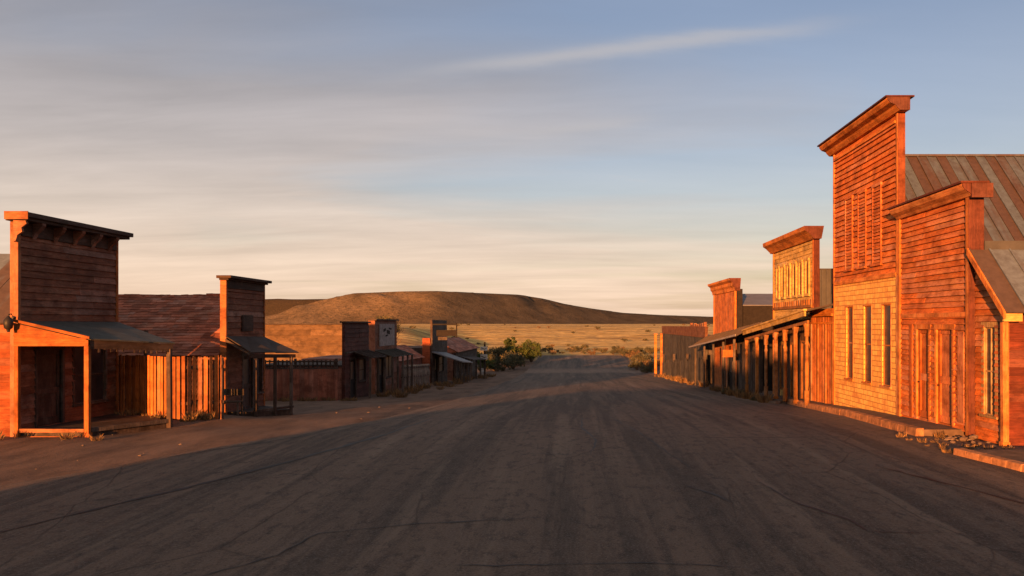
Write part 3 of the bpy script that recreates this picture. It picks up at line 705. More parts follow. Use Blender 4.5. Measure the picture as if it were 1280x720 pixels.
mb = MB(); stroke(mb, W, [(1.7, 2.42), (2.3, 2.5)], .16, .0925); stroke(mb, W, [(2.5, 2.36), (3.3, 2.3)], .22, .0925); stroke(mb, W, [(3.0, 2.55), (3.7, 2.5)], .1, .0925); stroke(mb, W, [(2.2, 2.12), (2.8, 2.16)], .09, .0925); mb.build('worn_mark', 'black', sb)
door(W, t, 1, 2, -1.1, .95, 'black', 'darkv'); window(W, t, 2.6, 4.4, -.3, .9, 'darkv', mull=(2, 1))
mb = MB(); roof_sheets(mb, (-9.95, 43.6, 1.02), (-9.95, 49, .95), (-10.95, 43.6, 1.35), (-10.95, 49, 1.3), .5); mb.build('porch_roof', 'porchroof', t)
mb = MB(); mb.box(-15, -11.2, 43.7, 48.9, -1.5, .9); mb.build('back_room', 'redwall', t)
for y in (43.7, 45.0, 46.3, 47.6, 48.9): post('post', t, -10.02, y, prof(y)-.1, .98, .05, 'grey', cap=False)
# shed behind picket fence
t = thing('low_shed', (-12.4, 54, -1.5), 'low maroon roofed shed behind the turned-picket fence on the left', 'shed')
mb = MB(); mb.box(-13.8, -11.3, 50.5, 58.5, -1.8, .5); mb.build('wall', 'redwall', t)
mb = MB(); shingle_roof(mb, (-11.1, 50.3, .45), (-11.1, 58.7, .35), (-12.5, 50.3, 1.35), (-12.5, 58.7, 1.25), .25, wid=.6); shingle_roof(mb, (-14, 50.3, .45), (-14, 58.7, .35), (-12.5, 50.3, 1.35), (-12.5, 58.7, 1.25), .25, wid=.6); mb.poly([(-14, 50.45, .45), (-11.1, 50.45, .45), (-12.5, 50.45, 1.33)]); mb.build('roof', 'shingle', t)
t = thing('picket_fence', (-10.7, 53.5, -1.4), 'row of pale turned pickets between the grey-board shop and the shop with a hanging sign', 'fence')
F = Wall((-10.7, 49.2), (-10.7, 58.6), (1, 0)); mb = MB(); u = .2
while u < F.L:
    x, y, _ = F.p(u, 0); z = prof(y); mb.tube([(x, y, z-.1), (x, y, z+.5), (x, y, z+1.0), (x, y, z+1.3), (x, y, z+1.45), (x, y, z+1.55)], [.09, .06, .1, .05, .1, .02], 8); u += .62
mb.build('pickets', 'whitewood', t)
mb = MB(); F.box(mb, 0, F.L, -.55, -.45, -.04, .04, z0b=-.95, z1b=-.85); F.box(mb, 0, F.L, .05, .13, -.04, .04, z0b=-.3, z1b=-.22); each(mb, 'rail', 'darkv', t)
# B5
t = thing('narrow_shop', (-10.8, 63, -1.8), 'narrow dark shop far left down the street with a red sunlit end wall', 'building')
W = Wall((-10.8, 60), (-10.8, 67), (1, 0)); holes = [(1, 2.2, -1.7, .3), (3, 5, -1.0, .2)]
mb = MB(); core(W, -2.2, 3.1, holes, mb, 0, W.L); siding(mb, W, -2, 3.1, 0, 1.2, .25, holes); siding(mb, W, -2, 1.9, 1.2, W.L, .25, holes); mb.build('wall', 'darkv', t)
mb = MB(); mb.box(-11.5, -10.93, 59.86, 60, -2, 1.75); mb.build('end_wall', wood('scarlet_end_boards', (.5, .10, .03), 'H', (.45, .16, .07), .3, seed=35), t)
mb = MB(); mb.slab([(-10.8, 59.9, .75), (-8.5, 59.9, .0), (-8.5, 66, -.35), (-10.8, 66, .5)], .08); mb.build('awning', 'pale', t)
for y in (60.2, 62, 64, 65.8): post('post', t, -8.7, y, prof(y)-.1, .0-.05*(y-60), .06, 'grey', cap=False)
door(W, t, 1, 2.2, -1.7, .25, 'black', 'darkv'); window(W, t, 3, 5, -1, .2, 'darkv')
mb = MB(); mb.box(-14, -11.5, 60.1, 66.5, -2.4, 1.0); mb.build('back_room', 'darkv', t)
t = thing('hanging_sign', (-9.6, 59.7, 1), 'dark framed sign hung out over the street from the narrow left shop', 'sign')
S = Wall((-10.7, 59.6), (-8.85, 59.6), (0, -1))
mb = MB(); S.box(mb, 0, S.L, 2.72, 2.82, -.03, .03); S.box(mb, S.L-.09, S.L, 1.8, 2.9, -.035, .035); mb.build('frame', 'black', t)
mb = MB(); S.box(mb, .3, S.L-.1, 1.9, 2.35, -.02, .02); sb = mb.build('board', 'black', t)
mb = MB(); S.box(mb, .42, 1.1, 1.6, 1.85, -.02, .02); mb.build('lower_tag', 'grey', t)
# B6
t = thing('gabled_house', (-11, 77, -2.3), 'low dark house with a dull red roof at the far end of the left row', 'building')
W = Wall((-10.4, 69), (-10.4, 84), (1, 0)); holes = [(2, 3.2, -2.4, -.4), (5, 6.2, -1.5, -.4), (9, 10.2, -1.8, -.6)]
mb = MB(); core(W, -3, .4, holes, mb); siding(mb, W, -2.9, .35, 0, None, .25, holes); mb.build('wall', 'darkv', t)
mb = MB(); mb.box(-14, -10.6, 69.05, 69.2, -2.6, .4); mb.box(-14, -10.6, 83.8, 84, -3, .4); mb.box(-14.1, -14, 69, 84, -3, .4); mb.build('side_wall', 'b1', t)
mb = MB(); shingle_roof(mb, (-10.1, 68.8, .35), (-10.1, 84.2, .3), (-12.3, 68.8, 1.5), (-12.3, 84.2, 1.4), .3, wid=.9); shingle_roof(mb, (-14.4, 68.8, .35), (-14.4, 84.2, .3), (-12.3, 68.8, 1.5), (-12.3, 84.2, 1.4), .3, wid=.9); mb.poly([(-14.2, 69.0, .35), (-10.3, 69.0, .35), (-12.3, 69.0, 1.46)]); mb.build('roof', 'shingle', t)
mb = MB(); mb.box(-12.6, -12.0, 73, 73.6, 1.1, 2.1); mb.box(-12.66, -11.94, 72.94, 73.66, 2.1, 2.2); mb.build('chimney', 'b1', t)
mb = MB(); mb.slab([(-10.3, 70, .0), (-9.0, 70, -.3), (-9.0, 80, -.7), (-10.3, 80, -.4)], .07); mb.build('porch_roof', 'tarroof', t)
for y in (70.2, 73.4, 76.6, 79.8): post('post', t, -9.15, y, prof(y)-.1, -.36-.04*(y-70), .07, 'grey', cap=False)
door(W, t, 2, 3.2, -2.35, -.45, 'black', 'grey'); window(W, t, 5, 6.2, -1.5, -.4, 'grey'); window(W, t, 9, 10.2, -1.8, -.6, 'grey')
t = thing('signpost', (-9.6, 84.5, prof(84.5)), 'dark signpost with two small white panels at the far end of the left row', 'sign')
post('post', t, -9.65, 84.6, prof(84.5), .9, .09, 'black', cap=False)
S = Wall((-10.1, 84.45), (-9.35, 84.45), (0, -1))
for (a, c) in ((.0, .42), (-.95, -.4)):
    mb = MB(); S.box(mb, 0, S.L, a, c, -.02, .02); sb = mb.build('sign_panel', 'white', t)
    mb = MB(); stroke(mb, S, [(.1, (a+c)/2+.08), (.45, (a+c)/2-.08), (.65, (a+c)/2+.03)], .07, .0225); mb.build('worn_mark', 'black', sb)
t = thing('milk_can', (-9.7, 83.0, prof(83)), 'small white can standing on the ground at the foot of the far signpost', 'can')
z = prof(83); mb = MB(); mb.tube([(-9.7, 83, z), (-9.7, 83, z+.5), (-9.7, 83, z+.66), (-9.7, 83, z+.8), (-9.7, 83, z+.84)], [.24, .24, .12, .14, .14], 12); mb.build('body', 'white', t)
for s_ in (-1, 1): mb = MB(); mb.tube([(-9.7+s_*.24, 83, z+.42), (-9.7+s_*.3, 83, z+.5), (-9.7+s_*.22, 83, z+.56)], [.02]*3, 6); mb.build('handle', 'iron', t)

# ================================================================== RIGHT SIDE
# ---- C1 tall
t = thing('tall_false_front', (9.8, 27.2, -.1), 'tallest orange false-front building with block work below and lapped siding above', 'building')
W = Wall((9.8, 24.22), (9.8, 30.3), (-1, 0)); L = W.L
wins = [(.62, 1.32), (2.25, 2.95), (4.0, 4.7)]
holes = [(a, b_, .85, 3.4) for a, b_ in wins]
mb = MB(); core(W, -.4, 4.32, holes, mb, th=.16)
mb2 = MB(); us = sorted({0.0, L, *[x for h in holes for x in h[:2]]})
for a, b_ in zip(us, us[1:]):
    inh = any(abs(a-h[0]) < 1e-6 for h in holes)
    for (c, d) in ((-.4, .85), (.85, 3.4), (3.4, 4.3)):
        if inh and c == .85: continue
        W.box(mb2, a, b_, c, d, -.011, .03, r=.5)
mb.build('backing_wall', 'darkv', t); mb2.build('block_wall', 'brick', t)
for (a, b_) in wins: window(W, t, a, b_, .85, 3.4, 'tallv', fw=.05, mull=(1, 2), proud=.045)
up = [(.0+1.05+i*1.25, 1.05+i*1.25+1.0) for i in range(0)]
mb = MB(); core(W, 4.32, 9.3, [], mb, th=.16); siding(mb, W, 4.36, 9.2, .12, L-.1, .185, [], t=.02, lap=.05); mb.build('siding', 'tall', t)
mb = MB(); W.box(mb, 0, .13, 4.32, 9.22, -.162, .07); W.box(mb, L-.11, L, 4.32, 9.22, -.162, .07); W.box(mb, 0, .13, -.3, 4.3, -.162, .06); W.box(mb, L-.11, L, -.3, 4.3, -.162, .06); each(mb, 'corner_board', 'tallv', t, bevel=.006)
mb = MB(); W.box(mb, -.02, -.003, -.3, 9.2, -.16, .06); mb.build('shade_end_board', wood('shaded_orange_end', (.25, .06, .018), 'V', (.3, .1, .04), .35, seed=36), t)  # end slab in a darkened trim colour, shade painted on this side
mb = MB(); W.box(mb, .13, L-.11, 4.24, 4.38, .03, .08); mb.build('belt_course', 'tallh', t, bevel=.006)
mb = MB(); P = [(-.18, 9.2), (.12, 9.2), (.22, 9.3), (.26, 9.36), (.42, 9.42), (.5, 9.52), (.5, 9.58), (-.18, 9.58)]
mb.prism([W.p(-.3, z, w) for w, z in P], (0, L+.6, 0)); cn = mb.build('cornice', 'tallh', t, bevel=.006)
mb = MB(); mb.prism([W.p(-.335, z, w) for w, z in P], (0, .03, 0)); mb.build('shade_end_cap', 'darkred', cn)  # added slab whose dark colour stands in for shade on the cornice end
mb = MB(); W.box(mb, -.36, L+.36, 9.582, 9.63, -.3, .56); mb.build('cap', 'darkred', cn); mb = MB(); W.box(mb, .14, L-.12, 8.92, 9.0, .05, .1); mb.build('moulding', 'tallh', cn)
# three shuttered openings
for (a, b_) in ((1.35, 2.0), (2.7, 3.35), (4.0, 4.65)):
    f = MB()
    W.box(f, a-.05, a, 4.75, 7.25, .03, .085); W.box(f, b_, b_+.05, 4.75, 7.25, .03, .085); W.box(f, a-.07, b_+.07, 7.25, 7.34, .03, .095); W.box(f, a-.09, b_+.09, 4.68, 4.75, .03, .12)
    fo = f.build('shuttered_window', 'door', t)
    s = MB(); z = 4.78
    while z < 7.2:
        s.hexa([W.p(a, z, .045), W.p(b_, z, .045), W.p(b_, z, .085), W.p(a, z, .085), W.p(a, z+.09, .04), W.p(b_, z+.09, .04), W.p(b_, z+.09, .05), W.p(a, z+.09, .05)]); z += .11
    s.build('louvres', 'low', fo)
Ws = Wall((9.98, 24.4), (22, 24.4), (0, -1)); mb = MB(); core(Ws, -.2, 5.3, [], mb); siding(mb, Ws, 0, 5.3, 0, None, .2); Wb = Wall((9.98, 30.2), (22, 30.2), (0, 1)); core(Wb, -.6, 5.3, [], mb); siding(mb, Wb, 0, 5.3, 0, None, .25)
mb.box(21.9, 22, 24.45, 30.15, -.5, 5.3); mb.prism([(22, 24.4, 5.3), (22, 30.2, 5.3), (22, 27.4, 8.5)], (-.1, 0, 0)); mb.prism([(9.99, 24.5, 5.3), (9.99, 30.1, 5.3), (9.99, 27.4, 8.45)], (.05, 0, 0)); mb.build('side_wall', 'low', t)
mb = MB(); roof_sheets(mb, (9.99, 24.15, 5.2), (22.3, 24.15, 5.2), (9.99, 27.4, 8.55), (22.3, 27.4, 8.55), .33, jit=.012); roof_sheets(mb, (9.99, 30.5, 5.2), (22.3, 30.5, 5.2), (9.99, 27.4, 8.55), (22.3, 27.4, 8.55), .62)
mb.box(9.99, 22.3, 27.3, 27.5, 8.53, 8.6); mb.build('roof', 'rust', t)
# ---- C0
t = thing('red_false_front', (9.8, 22, .1), 'rust red false-front shop with panelled doors beside the tallest building', 'building')
W = Wall((9.8, 19.82), (9.8, 24.2), (-1, 0)); L = W.L
holes = [(.95, 1.85, .15, 2.72), (2.35, 3.1, .15, 2.72)]
mb = MB(); core(W, -.2, 6.05, holes, mb, th=.14); siding(mb, W, .1, 5.95, .14, L-.14, .15, holes, lap=.036); mb.build('siding', 'low', t)
mb = MB(); W.box(mb, .0, .15, .02, 6.0, .0, .08); W.box(mb, L-.16, L-.01, .02, 6.0, .0, .08); W.box(mb, .15, L-.16, 2.98, 3.1, .03, .065); each(mb, 'pilaster', 'tallv', t, bevel=.006)
mb = MB(); W.box(mb, -.02, -.002, .0, 6.0, -.3, .08); mb.build('shade_end_board', 'darkred', t)  # shade on the near return, put in as dark colour
mb = MB(); P = [(-.1, 5.95), (.1, 5.95), (.16, 6.02), (.28, 6.1), (.34, 6.2), (.34, 6.25), (-.2, 6.25)]
mb.prism([W.p(-.2, z, w) for w, z in P], (0, L+.18, 0)); cn = mb.build('cornice', 'tallh', t, bevel=.005); mb = MB(); W.box(mb, -.28, L-.0, 6.252, 6.3, -.3, .4); mb.build('cap', 'darkred', cn)
mb = MB(); mb.prism([W.p(-.235, z, w) for w, z in P], (0, .03, 0)); mb.build('shade_end_cap', 'darkred', cn)  # cornice end darkened by colour as if shaded
mb = MB(); mb.box(9.68, 10.2, 19.55, 19.62, 5.9, 6.25); mb.build('end_bracket', 'darkred', cn)
door(W, t, .95, 1.85, .15, 2.65, 'door', 'tallv', glass=False, fw=.12); door(W, t, 2.35, 3.1, .15, 2.65, 'door', 'tallv', glass=False, fw=.12)
mb = MB(); W.box(mb, 3.35, 3.55, .1, 2.8, .02, .07); W.box(mb, .28, .62, .3, 2.6, .02, .06); mb.build('panel', 'door', t, bevel=.01)
mb = MB(); mb.box(9.95, 17, 19.95, 24.1, -.1, 4.75); mb.build('back_room', 'nearwall', t)
mb = MB(); mb.box(10.115, 17.1, 19.80, 19.94, 4.6, 4.86); mb.build('flashing', 'corr', t)
mb = MB(); mb.box(9.96, 17.1, 19.95, 24.1, 4.76, 4.8); mb.build('roof', 'rust', t)
# lean-to
t = thing('lean_to', (10, 19.1, .1), 'red boarded lean-to with a tall cream window and sheet roof, nearest on the right edge', 'building')
W = Wall((9.9, 18.5), (9.9, 19.78), (-1, 0)); L = W.L; holes = [(.36, .86, .62, 2.72)]
def tf(z):
    return (0, L) if z < 3.35 else ((z-3.35)/(4.55-3.35)*L, L)
mb = MB(); core(W, -.2, 3.35, holes, mb, th=.12); siding(mb, W, .0, 4.5, .02, L, .15, holes, topf=tf, lap=.028)
mb.prism([(9.93, 18.5, 3.35), (9.93, 19.78, 3.35), (9.93, 19.78, 4.55)], (.05, 0, 0)); mb.build('wall', 'low', t)
window(W, t, .36, .86, .62, 2.72, 'cream', fw=.13, mull=(2, 2), proud=.03)
Wn = Wall((10.0, 18.55), (16.5, 18.55), (0, -1)); mb = MB(); core(Wn, -.2, 3.25, [], mb); siding(mb, Wn, .0, 3.2, 0, None, .2); mb.box(16.4, 16.5, 18.6, 19.8, -.1, 3.4); mb.build('front_wall', 'nearwall', t)
mb = MB(); roof_sheets(mb, (9.72, 18.1, 3.06), (16.7, 18.1, 3.06), (9.72, 19.79, 4.63), (16.7, 19.79, 4.63), .5, jit=.012); rf = mb.build('roof', 'rust2', t)
mb = MB(); mb.hexa([(9.66, 18.08, 2.92), (9.715, 18.08, 2.92), (9.715, 19.79, 4.5), (9.66, 19.79, 4.5), (9.66, 18.08, 3.1), (9.715, 18.08, 3.1), (9.715, 19.79, 4.68), (9.66, 19.79, 4.68)]); mb.build('rake_board', 'tallv', rf)
mb = MB(); mb.box(9.72, 10.15, 18.18, 18.24, 2.86, 3.05); mb.build('eave_bracket', 'gold', rf)
post('post', t, 9.86, 18.4, -.05, 3.05, .065, 'tallv')
# ---- connecting panel wall C1b
t = thing('panelled_annex', (9.85, 31.8, -.3), 'low orange panelled annex squeezed between the tallest building and the gallery', 'building')
W = Wall((9.85, 30.42), (9.85, 33.4), (-1, 0)); L = W.L
mb = MB(); core(W, -.7, 3.2, [], mb); vboards(mb, W, lambda u: -.6, lambda u: 3.1, w=.22, gap=.012, t=.03); mb.build('wall', 'tower', t)
mb = MB(); W.box(mb, -.0, L+.05, 3.1, 3.2, -.1, .14); W.box(mb, 0, L+.05, 3.2, 3.4, -.1, .08); W.box(mb, 0, L, 2.8, 2.88, .03, .07); mb.build('cornice', 'tallh', t, bevel=.006)
for u in (0.02, .9, 1.9, 2.8): 
    p_ = MB(); W.box(p_, u, u+.14, -.5, 2.8, .03, .09); p_.build('pilaster', 'goldv', t, bevel=.008)
mb = MB(); mb.box(9.98, 15, 30.6, 33.3, -.6, 3.1); mb.build('back_room', 'nearwall', t)
# ---- C2
t = thing('gallery_building', (10, 37, -.9), 'gold false-front building with a row of arched upper panels above a posted gallery', 'building')
W = Wall((10, 33.5), (10, 40.4), (-1, 0)); L = W.L
holes = [(.8, 1.9, -.5, 2.0), (2.7, 3.6, -.8, 1.9), (4.4, 5.6, -.3, 1.8)]
mb = MB(); core(W, -1.2, 6.5, holes, mb, th=.15); siding(mb, W, 3.0, 6.4, .12, L-.12, .2, [], lap=.02); mb.build('wall', 'gold', t)
mb = MB(); vboards(mb, W, lambda u: 1.95, lambda u: 3.0, .12, L-.12, w=.2); vboards(mb, W, lambda u: -1.1, lambda u: 1.95, .12, .7, w=.2); vboards(mb, W, lambda u: -1.1, lambda u: 1.95, 2.05, 2.55, w=.2); vboards(mb, W, lambda u: -1.1, lambda u: 1.95, 3.75, 4.3, w=.2); vboards(mb, W, lambda u: -1.1, lambda u: 1.95, 5.75, L-.12, w=.2); mb.build('shop_front', wood('shade_dark_shop_front', (.11, .055, .034), 'V', (.15, .085, .06), .3, seed=37), t)  # lower wall coloured dark in place of shade under the gallery
mb = MB(); W.box(mb, 0, .13, -1, 6.45, -.2, .07); W.box(mb, L-.13, L, -1, 6.45, -.2, .07); each(mb, 'corner_board', 'tallv', t, bevel=.006)
mb = MB(); W.box(mb, -.02, -.003, -1, 6.4, -.2, .06); mb.build('shade_end_board', 'darkred', t)  # near strip darkened in colour to imitate shade
mb = MB(); P = [(-.2, 6.35), (.12, 6.35), (.2, 6.45), (.35, 6.6), (.5, 6.7), (.52, 6.88), (-.3, 6.88)]
mb.prism([W.p(-.25, z, w) for w, z in P], (0, L+.5, 0)); cn = mb.build('cornice', 'tallh', t, bevel=.006)
mb = MB(); mb.prism([W.p(-.285, z, w) for w, z in P], (0, .03, 0)); mb.build('shade_end_cap', 'darkred', cn)  # shade painted on the end profile
for i in range(6):
    a = .55+i*1.0; f = MB()
    ring = [(a, 4.0), (a+.62, 4.0), (a+.62, 5.45)]+[(a+.31+.31*math.cos(an), 5.45+.25*math.sin(an)) for an in (PI/4, PI/2, 3*PI/4)]+[(a, 5.45)]
    inr = [(a+.31+(x-a-.31)*.62, 4.75+(z-4.75)*.86) for x, z in ring]
    n = len(ring); k0 = len(f.v)
    for (x, z) in ring: f.v += [W.p(x, z, .03), W.p(x, z, .1)]
    for (x, z) in inr: f.v += [W.p(x, z, .03), W.p(x, z, .1)]
    for j in range(n):
        j2 = (j+1) % n
        f.f += [(2*j, 2*j2, 2*j2+1, 2*j+1), (2*j+1, 2*j2+1, 2*n+2*j2+1, 2*n+2*j+1), (2*n+2*j, 2*n+2*j2, 2*n+2*j2+1, 2*n+2*j+1)]; f.r += [.5]*3
    fo = f.build('arched_panel', 'gold', t)
    g = MB(); g.poly([W.p(x, z, .048) for x, z in inr]); g.build('panel_board', 'darkred', fo)
mb = MB(); W.box(mb, .15, L-.15, 3.5, 3.62, .03, .12); u = .2
while u < L-.3: W.box(mb, u, u+.2, 3.62, 3.85, .03, .1); u += .36
mb.build('dentil_course', 'goldv', t)
for (a, b_, c, d) in holes[::2]: window(W, t, a, b_, c, d, 'goldv', mull=(2, 2))
door(W, t, 2.7, 3.6, -.8, 1.85, 'darkv', 'goldv')
# gallery roof
G0, G1 = (8.75, 30.5, 3.30), (8.75, 41.8, 2.42)
mb = MB(); roof_sheets(mb, G0, G1, (9.83, 30.5, 3.55), (9.83, 41.8, 2.75), .5, lift=.01); gr_ = mb.build('gallery_roof', 'tarroof', t)
Wg = Wall(G0[:2], G1[:2], (-1, 0)); mb = MB(); Wg.box(mb, 0, Wg.L, 3.1, 3.32, -.02, .04, z0b=2.22, z1b=2.44); Wg.box(mb, -.05, Wg.L, 3.30, 3.38, -.04, .1, z0b=2.42, z1b=2.5); mb.build('fascia', 'gold', gr_, bevel=.006)
mb = MB(); Wg.box(mb, 0, Wg.L, 2.82, 2.94, -.14, -.06, z0b=1.94, z1b=2.06); mb.build('gallery_beam', 'goldv', t)
for i, y in enumerate((30.7, 32.3, 33.9, 35.5, 37.3, 39.2, 41.5)):
    zt = 2.84-.08*(y-30.5); post('post', t, 8.86, y, prof(y)+.12, zt, .075, 'goldv', turned=(i % 2 == 0))
    for s_ in (-1, 1):
        if 30.8 < y+s_*.4 < 41.4:
            b_ = MB(); b_.tube([(8.86, y+s_*.06, zt-.5), (8.86, y+s_*.2, zt-.25), (8.86, y+s_*.42, zt-.03)], [.03, .035, .03], 6); b_.build('brace', 'goldv', t)
mb = MB(); mb.box(10.2, 15, 33.6, 40.3, -1.1, 3.2); mb.build('back_room', 'nearwall', t)
mb = MB(); mb.box(10.2, 14.5, 33.45, 33.55, 3.2, 5.1); u = 10.25
while u < 14.5: mb.box(u, u+.08, 33.40, 33.452, 3.2, 5.08); u += .2
mb.build('gable_sheeting', 'corr', t)
mb = MB(); mb.slab([(10.2, 33.4, 5.12), (14.6, 33.4, 5.12), (14.6, 40.3, 5.2), (10.2, 40.3, 5.2)], .05); mb.build('roof', 'corr', t)
# boardwalk slab
mb = MB(); y = 34.1
while y < 42: mb.slab([(8.7, y, prof(y)+.14), (9.97, y, prof(y)+.14), (9.97, y+.19, prof(y)+.14), (8.7, y+.19, prof(y)+.14)], .05); y += .2
tag(mb.build('boardwalk', 'grey'), kind='structure')
# ---- C4 tower shop
t = thing('tower_false_front', (9.6, 52, -1.4), 'narrow bright orange false front with flared cornice above a grey awning', 'building')
W = Wall((9.6, 48), (9.6, 55.5), (-1, 0)); L = W.L; holes = [(1, 2.4, -1.3, 1.0), (3.4, 4.4, -1.4, .8)]
mb = MB(); core(W, -1.8, 5.0, holes, mb, th=.2); vboards(mb, W, lambda u: 2.0, lambda u: 4.85, w=.3, gap=.006, t=.03); mb.build('wall', 'tower', t)
mb = MB(); W.box(mb, 0, .16, 1.9, 4.9, -.02, .08); W.box(mb, L-.16, L, 1.9, 4.9, -.02, .08); each(mb, 'corner_board', 'tallv', t)
mb = MB(); P = [(-.2, 4.8), (.1, 4.8), (.14, 5.0), (.24, 5.12), (.26, 5.3), (.42, 5.42), (.45, 5.55), (-.25, 5.55)]; mb.prism([W.p(-.2, z, w) for w, z in P], (0, L+.4, 0)); cn = mb.build('cornice', 'tallh', t)
mb = MB(); mb.prism([W.p(-.235, z, w) for w, z in P], (0, .03, 0)); mb.build('shade_end_cap', 'darkred', cn)  # dark end slab in place of shade
mb = MB(); mb.box(9.62, 9.95, 47.78, 47.98, -1.5, 4.9); mb.build('shade_end_board', 'black', t)  # near edge coloured black to look shaded
mb = MB(); mb.box(9.85, 14, 48.1, 55.3, -1.7, 3.9); mb.build('back_room', 'black', t)
mb = MB(); mb.slab([(9.96, 48.0, 3.95), (14.3, 48.0, 3.95), (14.3, 51.5, 4.75), (9.96, 51.5, 4.75)], .05); mb.build('roof', 'pale', t)
mb = MB(); roof_sheets(mb, (8.4, 41.9, 2.2), (8.3, 58.5, 1.1), (9.75, 41.9, 2.9), (9.55, 58.5, 1.9), .6, lift=.01); aw = mb.build('awning', 'tarroof', t); mb = MB(); mb.hexa([(8.33, 41.9, 2.16), (8.38, 41.9, 2.16), (8.28, 58.5, 1.06), (8.23, 58.5, 1.06), (8.33, 41.9, 2.26), (8.38, 41.9, 2.26), (8.28, 58.5, 1.16), (8.23, 58.5, 1.16)]); mb.build('gutter', 'greyboard', aw)
door(W, t, 1, 2.4, -1.3, .9, 'black', 'darkv'); window(W, t, 3.4, 4.4, -1.2, .8, 'darkv')
mb = MB(); Wz = Wall((9.7, 42), (9.7, 48), (-1, 0)); core(Wz, -1.4, 2.6, [], mb, th=.1); vboards(mb, Wz, lambda u: -1.5, lambda u: 2.5, w=.25); mb.build('side_boards', 'darkv', t)
for y in (43, 46.2, 49.5, 53, 57): post('post', t, 8.5, y, prof(y)-.1, 2.05-.066*(y-42), .06, 'grey', cap=False)
t = thing('hanging_sign', (8.6, 43.9, .9), 'small blank orange sign hanging under the grey awning on the right', 'sign')
mb = MB(); mb.box(8.05, 8.85, 43.9, 43.94, .98, 1.38); mb.build('board', 'tower', t, bevel=.005)
for x in (8.2, 8.7): mb = MB(); mb.tube([(x, 43.92, 1.38), (x, 43.92, 2.02)], [.012, .012], 6); mb.build('chain', 'iron', t)
# ---- C5 far low
t = thing('long_low_building', (9.6, 72, -2), 'long low building with an orange parapet at the far end of the right row', 'building')
W = Wall((9.6, 59.2), (9.6, 89), (-1, 0))
mb = MB(); core(W, -3, 1.8, [], mb, th=.15); vboards(mb, W, lambda u: -3, lambda u: 1.75, w=.4, gap=.03); mb.build('wall', 'greyshade', t)
mb = MB(); W.box(mb, 0, W.L, 1.78, 2.6, -.16, .06, j=.03); u = .5
while u < 8: W.box(mb, u, u+R.uniform(.3, .8), 2.6, 2.62+R.uniform(.05, .35), -.16, .05); u += 1.0
mb.build('parapet', wood('faded_rust_parapet', (.26, .10, .045), 'H', (.28, .16, .09), .4, seed=41), t)
mb = MB(); mb.box(9.8, 14, 59.3, 88.9, -3, 1.7); mb.build('back_room', 'grey', t)
mb = MB(); W.box(mb, W.L-.4, W.L, -3, 1.78, .0, .25); each(mb, 'corner_board', 'tallv', t)
t = thing('hitching_post', (9.0, 90, prof(90)), 'bright orange post standing at the far end of the right row', 'post')
post('post', t, 9.0, 90.5, prof(90.5)-.1, 1.6, .14, 'tallv', cap=False); mb = MB(); mb.box(8.8, 9.2, 90.3, 90.7, 1.6, 1.72); mb.build('post_cap', 'tallv', t)
t = thing('picket_fence', (9.0, 70, -2), 'weathered grey board fence before the long low building on the right', 'fence')
F = Wall((9.05, 57), (9.05, 84), (-1, 0)); mb = MB(); vboards(mb, F, lambda u: prof(57+u)-.1, lambda u: prof(57+u)+2.0-.02*u, w=.3, gap=.05, t=.012, ragged=.16); mb.build('board_panel', 'greyshade', t)
mb = MB(); F.box(mb, 0, F.L, -.4, -.25, -.08, -.01, z0b=-1.5, z1b=-1.35); each(mb, 'rail', 'darkv', t)
for u in (0, 9, 18, 27): p = F.p(u, 0, -.12); post('post', t, p[0], p[1], prof(p[1])-.2, prof(p[1])+2.3, .09, 'darkv', cap=False)

for (y0, y1, H, xb, lab) in ((-44, -34.5, 8.3, -22, 'two storey brown building added unseen behind the viewpoint to shade the gallery'), (-34.2, -21, 7.2, -20, 'long brown shade caster added unseen on the left just behind the viewpoint'), (-70, -44.3, 6.3, -23, 'longest brown shade caster, added unseen on the left farthest behind the viewpoint')):  # unseen buildings added behind the camera to cast shade
    t = thing('shade_building', (-14, (y0+y1)/2, 0), lab, 'building')
    Wt = Wall((-14, y0), (-14, y1), (1, 0)); n = int((y1-y0)/3.5); hs = [(1+i*3.4, 2.1+i*3.4, .3 if i % 2 else .8, 2.3) for i in range(n)]
    mb = MB(); core(Wt, -.2, H-.2, hs, mb); siding(mb, Wt, 0, H-.25, 0, None, .22, hs); mb.build('wall', 'b1', t)
    for yy, o_ in ((y0, -1), (y1, 1)): Wt2 = Wall((xb, yy), (-14.13, yy), (0, o_)); mb = MB(); core(Wt2, -.2, H-2, [], mb); siding(mb, Wt2, 0, H-2, 0, None, .22); mb.build('side_wall', 'b1', t)
    mb = MB(); Wt.box(mb, -.15, Wt.L+.15, H-.15, H, -.2, .4); mb.build('cornice', 'dark', t)
    mb = MB(); mb.slab([(xb-.2, y0-.2, H-2.2), (-14.15, y0-.2, H-1.8), (-14.15, y1+.2, H-1.8), (xb-.2, y1+.2, H-2.2)], .08); mb.build('roof', 'tarroof', t)
    for i, (a, b_, c, d_) in enumerate(hs): (door if i % 2 else window)(Wt, t, a, b_, c, d_)
